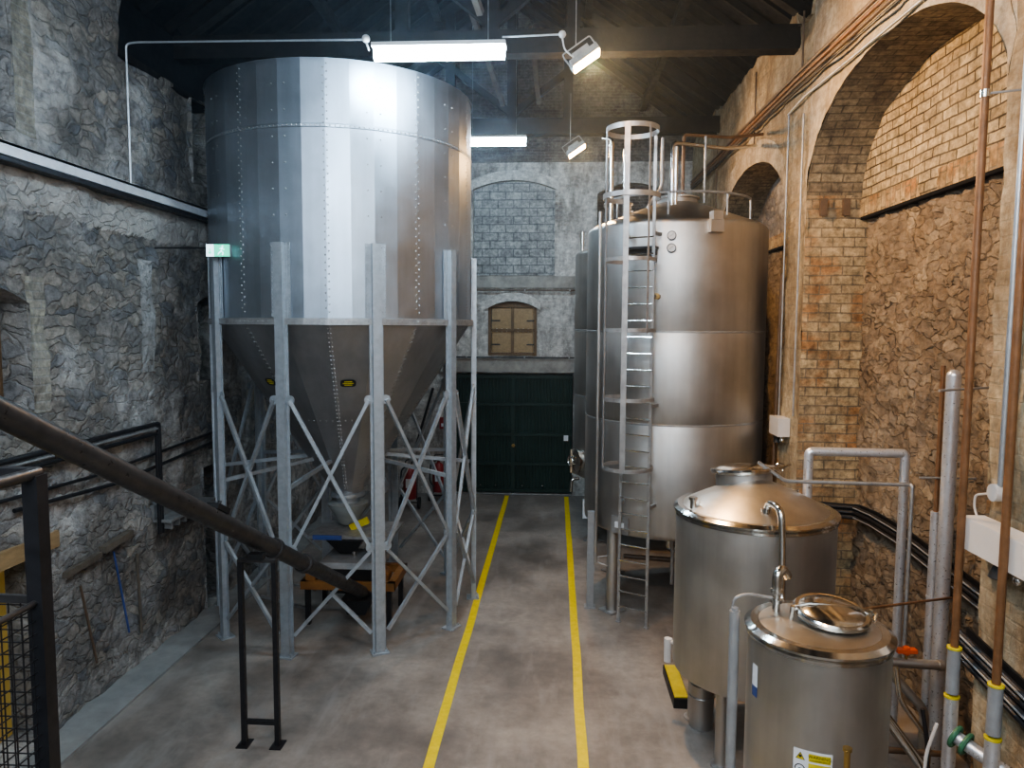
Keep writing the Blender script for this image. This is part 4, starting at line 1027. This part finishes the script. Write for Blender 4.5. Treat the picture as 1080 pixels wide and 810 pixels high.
for pts, r, m_, lb in (([(3.05, 7.3, 1.92), (3.72, 7.2, 1.20), (3.72, 7.2, .02)], .045, 'stainless', 'slanting steel pipe dropping behind the small tank, upper one'),
                       ([(2.9, 6.7, 1.66), (3.50, 6.6, .86), (3.5, 6.6, .02)], .05, 'chrome', 'slanting steel pipe dropping behind the small tank, lower one'),
                       ([(3.30, 6.95, 1.75), (3.33, 6.9, 1.45), (3.62, 6.9, 1.06), (3.62, 6.9, .02)], .024, 'chrome', 'thin bent tube between the two slanting pipes'),
                       ([(3.1, 6.9, .95), (3.8, 6.9, .92)], .03, 'brown_pipe', 'brown pipe low down near the foot of the wall')):
    pipe('floor_pipe', pts, r, m_, lb, bend=.1)
pv = thing('pipe_valve', 'green-flanged valve joined to a short foil pipe near the niche floor', 'valve', (3.5, 6.2, 1.2))
n = Vector((.45, -.55, -.22)).normalized(); p0 = Vector((3.50, 6.25, 1.47)); mm = vrot(n)
for d in (0, .09): mb = MB(); mb.torus(p0 + n * d, .085, .022, mm, 24, 8); mb.build('flange', 'green_flange', pv)
mb = MB(); mb.tube([p0 - n * .03, p0 + n * .42], .058, 16); mb.build('pipe', 'foil', pv)
mb = MB(); mb.tube([p0 + n * .42, p0 + n * .50], .066, 16); mb.build('end_cap', 'chrome', pv)
pipe('black_hose', [(3.42, 6.4, 1.50), (3.34, 6.4, 1.22), (3.30, 6.4, .03)], .015, 'white', 'short pale hose hanging near the slanting pipes', 'hose', seg=8)
pipe('black_hose', [(3.34, 6.5, 1.58), (3.40, 6.5, 1.25), (3.42, 6.5, .03)], .02, 'cable', 'short black hose hanging near the slanting pipes', 'hose', seg=8)
# niche cable tray (stepping down) and tray in front of the pier
def tray(pts, lab, n=3, gap=.075, r=.028):
    t = thing('cable_tray', lab, 'cable tray', tuple(pts[0]))
    mb = MB(); P = [Vector(p) for p in pts]
    for i in range(len(P) - 1): mb.bar(P[i] + Vector((.07, 0, -.07)), P[i + 1] + Vector((.07, 0, -.07)), .02, .24)
    mb.build('backing', 'black', t)
    for k in range(n):
        mb = MB(); mb.tube([p + Vector((0, 0, -gap * k)) for p in P], r, 10, bend=.08); mb.build('cable', 'cable' if k % 2 else 'steel_dark', t)
    mb = MB()
    mb.tube([p + Vector((-.03, 0, .0)) for p in P], .010, 8, bend=.05); mb.tube([p + Vector((-.03, 0, -gap * 2)) for p in P], .009, 8, bend=.05); mb.build('tray_edge', 'galv', t)
tray([(4.05, 11.46, 2.24), (4.60, 11.2, 2.26), (4.60, 10.6, 2.30), (4.60, 9.7, 2.30), (4.60, 6.2, 2.02)], 'black cable tray with bright edges stepping along the niche wall')
tray([(3.74, 6.72, 2.22), (3.74, 5.9, 2.12), (3.74, 4.6, 1.95)], 'black cable tray with bright edges crossing the pier below the long white box', 4)
# white box on the near pier
def wall_box(y0, y1, z0, z1, x0, lab, lamp=True):
    t = thing('wall_box', lab, 'wall box', ((x0 + XR) / 2, (y0 + y1) / 2, z0))
    mb = MB(); mb.bx((x0, y0, z0), (XR - .01, y1, z1)); mb.build('housing', 'white', t)
    if lamp:
        y = (y0 + y1) / 2
        mb = MB(); mb.lathe((x0 + .1, y + .1, 0), [(.03, z0 - .02), (.075, z0 - .14), (.06, z0 - .15), (.01, z0 - .13)], 16); mb.cyl((x0 + .1, y + .1, z0 - .05), (x0 + .1, y + .1, z0), .02, seg=8); mb.build('lamp_cone', 'black', t)
        mb = MB(); mb.sph((x0 + .09, y - .18, z0 - .07), .045); mb.cyl((x0 + .09, y - .18, z0 - .04), (x0 + .09, y - .18, z0), .03, seg=10); mb.build('cable_gland', 'chrome', t)
    return t
wall_box(5.55, 6.60, 3.06, 3.34, XR - .22, 'long white metal box on the pier below the round junction box')
wall_box(12.0, 12.5, 3.22, 3.52, XR - .2, 'small white emergency light box on the pier between the arches')
mb = MB(); mb.cyl((XR - .1, 6.36, 3.60), (XR + .0, 6.36, 3.60), .075, seg=20); mb.tube([(XR - .08, 6.42, 3.58), (XR - .09, 6.62, 3.52), (XR - .08, 6.64, 3.40), (XR - .08, 6.58, 3.32)], .01, 8, bend=.05)
mb.build('junction_box', 'white', label='round white junction box with a looped cable above the long white box', cat='junction box')
pipe('conduit', [(XR - .05, 6.30, 9.6), (XR - .05, 6.33, 3.66)], .024, 'galv', 'bright galvanised conduit running down to the round junction box', bend=0)
pipe('conduit', [(XR - .05, 6.18, 6.6), (XR - .05, 6.20, 3.5)], .016, 'galv_dull', 'thin dull conduit beside the bright one near the junction box', bend=0)
pipe('conduit', [(XR - .06, 12.45, 8.5), (XR - .06, 12.45, 3.52)], .016, 'galv_dull', 'thin conduit dropping down the pier to the small white box', bend=0)
pipe('conduit', [(XR - .06, 11.72, 8.3), (XR - .06, 11.72, 3.6)], .016, 'galv_dull', 'thin conduit on the near edge of the pier between the arches', bend=0)
pipe('conduit', [(XR - .07, 12.5, 5.9), (XR - .07, 12.62, 2.6)], .03, 'brown_pipe', 'brown pipe along the far edge of the pier between the arches', bend=0)
pipe('conduit', [(XR - .06, 7.9, 8.42), (XR - .06, 11.69, 8.55), (XR - .06, 12.49, 8.50)], .018, 'galv', 'bright thin conduit above the crown of the big arch')
for k, (dz, mt) in enumerate(((0, 'brown_pipe'), (-.10, 'rust'), (-.19, 'brown_pipe'), (-.28, 'cable'))):
    o = pipe('service_pipe', [(XR - .10, 5.0, 8.78 + dz), (XR - .10, 12.0, 8.98 + dz * .9), (XR - .10, 20.9, 9.06 + dz * .8)], .030 if k < 3 else .022, mt,
             ['topmost brown pipe of the bundle running high along the arched wall', 'rust-coloured pipe second in the bundle along the arched wall', 'brown pipe third in the bundle along the arched wall', 'thin black lowest pipe of the bundle along the arched wall'][k], bend=.2, seg=10, group='service pipes high on the arched wall')
for y, lab in ((14.6, 'thin vertical conduit beyond the first pier above the tanks'), (17.9, 'thin vertical conduit near the far end of the arched wall')):
    pipe('conduit', [(XR - .05, y, 9.9), (XR - .05, y, 7.6 if y > 17 else 8.5)], .016, 'brown_pipe', lab, bend=0, seg=8)
pipe('conduit', [(XR - .05, 11.9, 9.9), (XR - .05, 11.9, 9.0)], .016, 'brown_pipe', 'short conduit near the end of the roof beam on the arched wall', bend=0, seg=8)

# ------------------------------------------------------------------ left wall fittings
tr = thing('cable_trunking', 'long bright galvanised trunking channel along the stone wall', 'trunking', (XL + .1, 8, 6.85))
mb = MB(); mb.bx((XL + .03, 4.0, 6.90), (XL + .25, 12.6, 6.93)); mb.bx((XL + .23, 4.0, 6.79), (XL + .25, 12.6, 6.93)); mb.build('channel', 'galv_bright', tr)
mb = MB(); mb.bx((XL + .02, 4.0, 6.73), (XL + .24, 12.6, 6.78)); mb.build('bearer', 'steel_dark', tr)
pipe('conduit', [(XL + .12, 10.0, 6.95), (XL + .12, 10.0, 8.86), (XL + .25, 10.0, 8.88), (-2.62, 10.0, 8.86)], .014, 'galv', 'thin bright conduit rising up the stone wall and crossing to the first light', bend=.08, seg=8)
mb = MB(); mb.sph((-2.60, 10.0, 8.87), .055); mb.tube([(-2.6, 10.0, 8.83), (-2.56, 10.0, 8.72)], .012, 8); mb.build('ceiling_rose', 'white', label='round white junction box at the end of the crossing conduit', cat='junction box')
pipe('conduit', [(-.75, 10.0, 8.86), (.03, 10.0, 8.88)], .014, 'galv', 'short bright conduit between the first light and the floodlight', bend=0, seg=8)
mb = MB(); mb.sph((.05, 10.0, 8.88), .05); mb.tube([(.05, 10, 8.84), (.08, 10, 8.68), (.20, 10, 8.58), (.27, 10.05, 8.62)], .010, 8, bend=.06); mb.build('ceiling_rose', 'white', label='round white junction box feeding the nearer floodlight', cat='junction box')
# black handrail-like cable frame low on the wall
cf = thing('wall_conduit_frame', 'black conduit frame running along the stone wall and turning down', 'conduit', (XL + .12, 9, 3.4))
for dz, r, m_ in ((0, .035, 'steel_dark'), (-.07, .018, 'galv_dull'), (-.14, .028, 'cable')):
    mb = MB(); mb.tube([(XL + .14, 4.5, 3.50 + dz), (XL + .14, 10.46 - (.06 if dz < -.1 else 0), 3.52 + dz), (XL + .14, 10.46 - (.06 if dz < -.1 else 0), 1.85)], r, 12, bend=.04); mb.build('conduit_run', m_, cf)
pipe('wall_cable', [(XL + .07, 4.5, 3.16), (XL + .07, 9.0, 3.02), (XL + .07, 12.5, 3.12)], .022, 'cable', 'black cable clipped along the stone wall, upper one', seg=8)
pipe('wall_cable', [(XL + .07, 7.6, 2.92), (XL + .07, 9.5, 2.82), (XL + .07, 12.5, 2.95)], .026, 'cable', 'black cable clipped along the stone wall, lower one', seg=8)
mb = MB(); mb.bx((XL + .0, 10.4, 2.02), (XL + .32, 11.9, 2.06)); mb.bx((XL, 10.4, 2.06), (XL + .06, 11.9, 2.28))
for k in range(7): mb.bx((XL, 10.5 + k * .2, 1.9), (XL + .28, 10.54 + k * .2, 2.02))
mb.build('wall_shelf_tray', 'galv_dull', label='grey slotted metal shelf tray bracketed to the stone wall behind the conveyor', cat='shelf')
mb = MB(); mb.bar((XL + .08, 8.35, 1.92), (XL + .08, 9.05, 1.96), .07, .08); mb.build('timber_stub', 'timber_old', label='dark old timber ledge let into the stone wall, nearer one', cat='timber')
mb = MB(); mb.bar((XL + .08, 9.1, 2.0), (XL + .08, 9.75, 2.05), .10, .09); mb.build('timber_stub', 'timber_old', label='dark old timber ledge let into the stone wall, farther one', cat='timber')
pipe('wall_rod', [(XL + .07, 9.36, 1.90), (XL + .10, 9.60, .66)], .014, 'blue', 'thin blue rod leaning against the stone wall', 'rod', bend=0, seg=8)
pipe('wall_rod', [(XL + .07, 8.65, 1.68), (XL + .10, 8.87, .56)], .016, 'brown_pipe', 'thin rusty rod against the stone wall nearer than the blue one', 'rod', bend=0, seg=8)
pipe('wall_rod', [(XL + .07, 9.90, 1.7), (XL + .07, 9.95, .5)], .02, 'timber_old', 'dark wooden batten against the stone wall beyond the blue rod', 'rod', bend=0, seg=8)
# running-man exit sign
ex = thing('exit_sign', 'small glowing green and white running-man exit sign beside the silo', 'sign', (-5.32, 11.1, 6.06))
mb = MB(); mb.bx((-5.50, 11.11, 6.07), (-5.14, 11.15, 6.25)); mb.build('housing', 'white', ex)
mb = MB(); mb.bx((-5.50, 11.105, 6.07), (-5.38, 11.11, 6.25)); mb.build('arrow_panel', 'exit_white', ex)
mb = MB(); mb.bx((-5.38, 11.105, 6.07), (-5.14, 11.11, 6.25)); mb.build('green_panel', 'exit_green', ex)
mb = MB(); Y_ = 11.10
mb.cyl((-5.245, Y_, 6.222), (-5.245, Y_ + .004, 6.222), .014, seg=10)
for a, b in (((-5.25, 6.20), (-5.265, 6.15)), ((-5.265, 6.15), (-5.235, 6.125)), ((-5.235, 6.125), (-5.25, 6.09)), ((-5.265, 6.15), (-5.295, 6.13)), ((-5.295, 6.13), (-5.315, 6.10)), ((-5.25, 6.195), (-5.22, 6.17)), ((-5.25, 6.195), (-5.29, 6.185))):
    mb.bar((a[0], Y_ + .002, a[1]), (b[0], Y_ + .002, b[1]), .012, .012, up=(0, 1, 0))
mb.build('running_figure', 'exit_white', ex)
mb = MB(); mb.bar((-5.44, Y_ + .002, 6.19), (-5.44, Y_ + .002, 6.12), .012, .012, up=(0, 1, 0)); mb.bar((-5.44, Y_ + .002, 6.11), (-5.465, Y_ + .002, 6.14), .012, .012, up=(0, 1, 0)); mb.bar((-5.44, Y_ + .002, 6.11), (-5.415, Y_ + .002, 6.14), .012, .012, up=(0, 1, 0)); mb.build('arrow', 'exit_green', ex)
mb = MB(); mb.tube([(XL - .24, 11.13, 6.2), (-5.5, 11.13, 6.2)], .014, 8); mb.build('bracket_arm', 'steel_dark', ex)

for o_ in [o for o in bpy.data.objects if o is ex]: o_.location += Vector((.23, -.36, -.04))
# ------------------------------------------------------------------ fire extinguishers by the back corner
for x, y, lab in ((-3.95, 19.4, 'red wheeled fire extinguisher by the back wall, nearer the stone wall'), (-3.30, 20.3, 'red wheeled fire extinguisher by the back wall, nearer the green gate')):
    t = thing('fire_extinguisher', lab, 'fire extinguisher', (x, y, 0))
    mb = MB(); mb.lathe((x, y, 0), [(.05, .25), (.17, .28), (.18, .35), (.18, .95), (.14, 1.05), (.05, 1.12), (.04, 1.18)], 24, cap0=True, cap1=True); mb.build('cylinder', 'red', t)
    mb = MB(); mb.cyl((x, y, 1.16), (x, y, 1.25), .05, seg=12); mb.tube([(x - .02, y, 1.2), (x - .22, y - .05, 1.1), (x - .25, y - .1, .6), (x - .1, y - .19, .45)], .02, 8, bend=.15); mb.build('valve_hose', 'black', t)
    mb = MB()
    for s_ in (-1, 1): mb.cyl((x + s_ * .22, y, .16), (x + s_ * .28, y, .16), .16, seg=24)
    mb.tube([(x - .28, y, .16), (x + .28, y, .16)], .02, 8); mb.build('wheels', 'black', t)
    mb = MB(); mb.tube([(x - .17, y + .1, .2), (x - .17, y + .25, 1.3), (x + .17, y + .25, 1.3), (x + .17, y + .1, .2)], .015, 8, bend=.08); mb.build('trolley_handle', 'black', t)
    mb = MB(); mb.bx((x - .08, y - .185, .6), (x + .08, y - .175, .85)); mb.build('label_panel', 'paper', t)
mb = MB(); mb.bx((-3.42, YB - .03, 1.95), (-3.15, YB - .01, 2.30)); sg_ = mb.build('fire_sign', 'red', label='small red fire point sign on the back wall above the extinguishers', cat='sign')
mb = MB(); mb.bx((-3.37, YB - .036, 2.02), (-3.2, YB - .03, 2.12)); q_ = mb.build('sign_print', 'paper'); q_.parent = sg_; q_.location = q_.location - sg_.location
pipe('leaning_pole', [(-3.15, 18.5, 3.4), (-4.35, 19.9, .02)], .035, 'cable', 'black pole slanting down in front of the back wall behind the silo', 'pole', bend=0, seg=8)

# ------------------------------------------------------------------ landing guard in front left
gd = thing('platform_guard', 'dark steel platform guard rail with wire mesh infill at the landing corner', 'railing', (-1.97, 2.6, 3.1))
mb = MB(); mb.bx((-2.0, 2.57, 3.05), (-1.94, 2.63, 4.43)); mb.build('corner_post', 'steel_dark', gd)
mb = MB(); mb.tube([(-1.97, 2.62, 4.435), (-1.97, .4, 4.435)], .024, 14); mb.build('handrail', 'auger', gd)
mb = MB(); mb.bx((-4.0, 2.59, 4.42), (-1.97, 2.63, 4.455)); mb.build('top_rail', 'steel_dark', gd)
mb = MB(); mb.tube([(-1.97, 2.6, 3.94), (-1.97, .4, 3.94)], .012, 10); mb.build('mid_rail', 'auger', gd)
mb = MB(); mb.bx((-4.0, 2.59, 3.93), (-1.97, 2.61, 3.96)); mb.build('mid_rail', 'auger', gd)
mb = MB()
for i in range(40): x = -4.0 + i * .05; mb.bar((x, 2.6, 3.1), (x, 2.6, 3.94), .004, .004)
for i in range(17): z = 3.12 + i * .05; mb.bar((-4.0, 2.6, z), (-1.97, 2.6, z), .004, .004)
for i in range(44): y = .4 + i * .05; mb.bar((-1.97, y, 3.1), (-1.97, y, 3.94), .004, .004)
for i in range(17): z = 3.12 + i * .05; mb.bar((-1.97, .4, z), (-1.97, 2.6, z), .004, .004)
mb.build('wire_mesh', 'steel_dark', gd, smooth=0)
mb = MB(); mb.bx((-4.0, -1.0, 3.0), (-1.9, 2.66, 3.1)); pf = mb.build('landing_platform', 'steel_dark', label='dark steel landing platform under the guard rail', cat='platform')

# ------------------------------------------------------------------ lights
def fluoro(x0, x1, y, z, lab):
    t = thing('fluorescent_light', lab, 'light', ((x0 + x1) / 2, y, z))
    mb = MB(); mb.bx((x0 - .04, y - .13, z + .05), (x1 + .04, y + .13, z + .10)); mb.build('housing', 'white', t)
    mb = MB(); mb.tube([(x0 - .02, y, z - .02), (x1 + .02, y, z - .02)], .09, 16); mb.build('diffuser', 'tube', t)  # made oversized so its shape takes in the glow around the lamp
    mb = MB()
    for x in (x0 + .2, x1 - .2): mb.tube([(x, y, z + .1), (x, y, roof_z(x) - .1)], .004, 6)
    mb.build('hanger_wire', 'galv_dull', t)
fluoro(-2.46, -.74, 10.0, 8.68, 'bright fluorescent light hanging before the top of the silo')
fluoro(-2.15, -.75, 17.0, 9.25, 'farther fluorescent light between the silo and the back wall')
fluoro(-2.4, -.6, 3.6, 9.2, 'fluorescent light over the landing nearest the viewer')
fluoro(.2, 2.0, -.8, 8.0, 'added unseen fluorescent light that brightens the near wall')  # added out of view to light the near wall
def flood(p, aim, lab, power, size=1.0):
    p = Vector(p); aim = Vector(aim)
    d = Vector((.55, -.10, -.80)).normalized(); x = Vector((.82, 0, .57)); x = (x - d * x.dot(d)).normalized(); u = x.cross(d); m3 = Matrix((x, u, d)).transposed()
    t = thing('floodlight', lab, 'light', tuple(p))
    mb = MB(); mb.box(p - d * .05, (.42 * size, .24 * size, .09), m3); mb.box(p - d * .13, (.24 * size, .14 * size, .08), m3); mb.build('housing', 'galv_dull', t)
    mb = MB(); mb.box(p + d * .005, (.40 * size, .20 * size, .014), m3); mb.build('lamp_glass', 'flood', t)
    mb = MB(); a = p + x * .22 * size - d * .04; b = p - x * .22 * size - d * .04
    mb.tube([a, a - d * .22, b - d * .22, b], .010, 8, bend=.03); mb.tube([(a + b) / 2 - d * .22, (a + b) / 2 - d * .22 + Vector((0, 0, 1.0))], .006, 6); mb.build('bracket', 'galv_dull', t)
    l = bpy.data.lights.new('floodlight_lamp', 'SPOT'); l.energy = power; l.color = (1.0, .58, .24); l.spot_size = R(150); l.spot_blend = .6; l.shadow_soft_size = .12
    o = bpy.data.objects.new('floodlight_lamp', l); C.objects.link(o); o.parent = t; o.location = d * .06
    o.rotation_euler = (aim - p).to_track_quat('-Z', 'Y').to_euler()
flood((.38, 10.05, 8.55), (3.6, 7.6, 6.2), 'warm glowing floodlight under the roof beam, nearer of the two', 950)
flood((.42, 15.8, 8.72), (2.9, 12.6, 6.8), 'warm glowing floodlight behind the ladder cage, farther of the two', 520)
flood((.4, 3.0, 8.7), (3.9, 6.5, 5.5), 'warm floodlight over the near bay of the arched wall', 400)

def area(loc, aim, size, power, col, name):
    l = bpy.data.lights.new(name, 'AREA'); l.energy = power; l.color = col; l.shape = 'RECTANGLE'; l.size, l.size_y = size
    o = bpy.data.objects.new(name, l); C.objects.link(o); o.location = loc
    o.rotation_euler = (Vector(aim) - Vector(loc)).to_track_quat('-Z', 'Y').to_euler()
# added area fills behind and above the viewer, with no windows built
area((-2.2, -1.7, 8.0), (-2.5, 10, 3.5), (3.5, 2.5), 300, (.78, .87, 1.0), 'near_fill')
area((0, 1.0, 9.5), (0, 6, 0), (7, 3), 120, (.80, .90, 1.0), 'overhead_fill')
W = bpy.data.worlds.new('world'); S.world = W; W.use_nodes = True
bg = W.node_tree.nodes['Background']; bg.inputs[0].default_value = (.5, .6, .8, 1); bg.inputs[1].default_value = .05
vs_ = W.node_tree.nodes.new('ShaderNodeVolumeScatter')      # thin haze added to lift the blacks and give lamps a glow
vs_.inputs['Color'].default_value = (.62, .80, 1, 1); vs_.inputs['Density'].default_value = .0019; vs_.inputs['Anisotropy'].default_value = .72
W.node_tree.links.new(vs_.outputs[0], W.node_tree.nodes['World Output'].inputs['Volume'])

# ------------------------------------------------------------------ camera
f, p, yw, r = 764.0, .0792, -.0596, .00515
fw = Vector((sin(yw) * cos(p), cos(yw) * cos(p), -sin(p))); rt0 = Vector((cos(yw), -sin(yw), 0)); up0 = rt0.cross(fw)
rt = rt0 * cos(r) + up0 * sin(r); up = up0 * cos(r) - rt0 * sin(r)
cd = bpy.data.cameras.new('camera'); cd.sensor_width = 36; cd.lens = f * 36 / 1080; cd.clip_start = .05; cd.clip_end = 100
co = bpy.data.objects.new('camera', cd); C.objects.link(co)
m4 = Matrix((rt, up, -fw)).transposed().to_4x4(); m4.translation = Vector((0, 0, 5)); co.matrix_world = m4
S.camera = co
S.view_settings.view_transform = 'AgX'
try: S.view_settings.look = 'AgX - Medium High Contrast'
except Exception: pass
S.view_settings.exposure = .42
S.cycles.use_denoising = True
S.cycles.max_bounces = 6; S.cycles.sample_clamp_indirect = 6
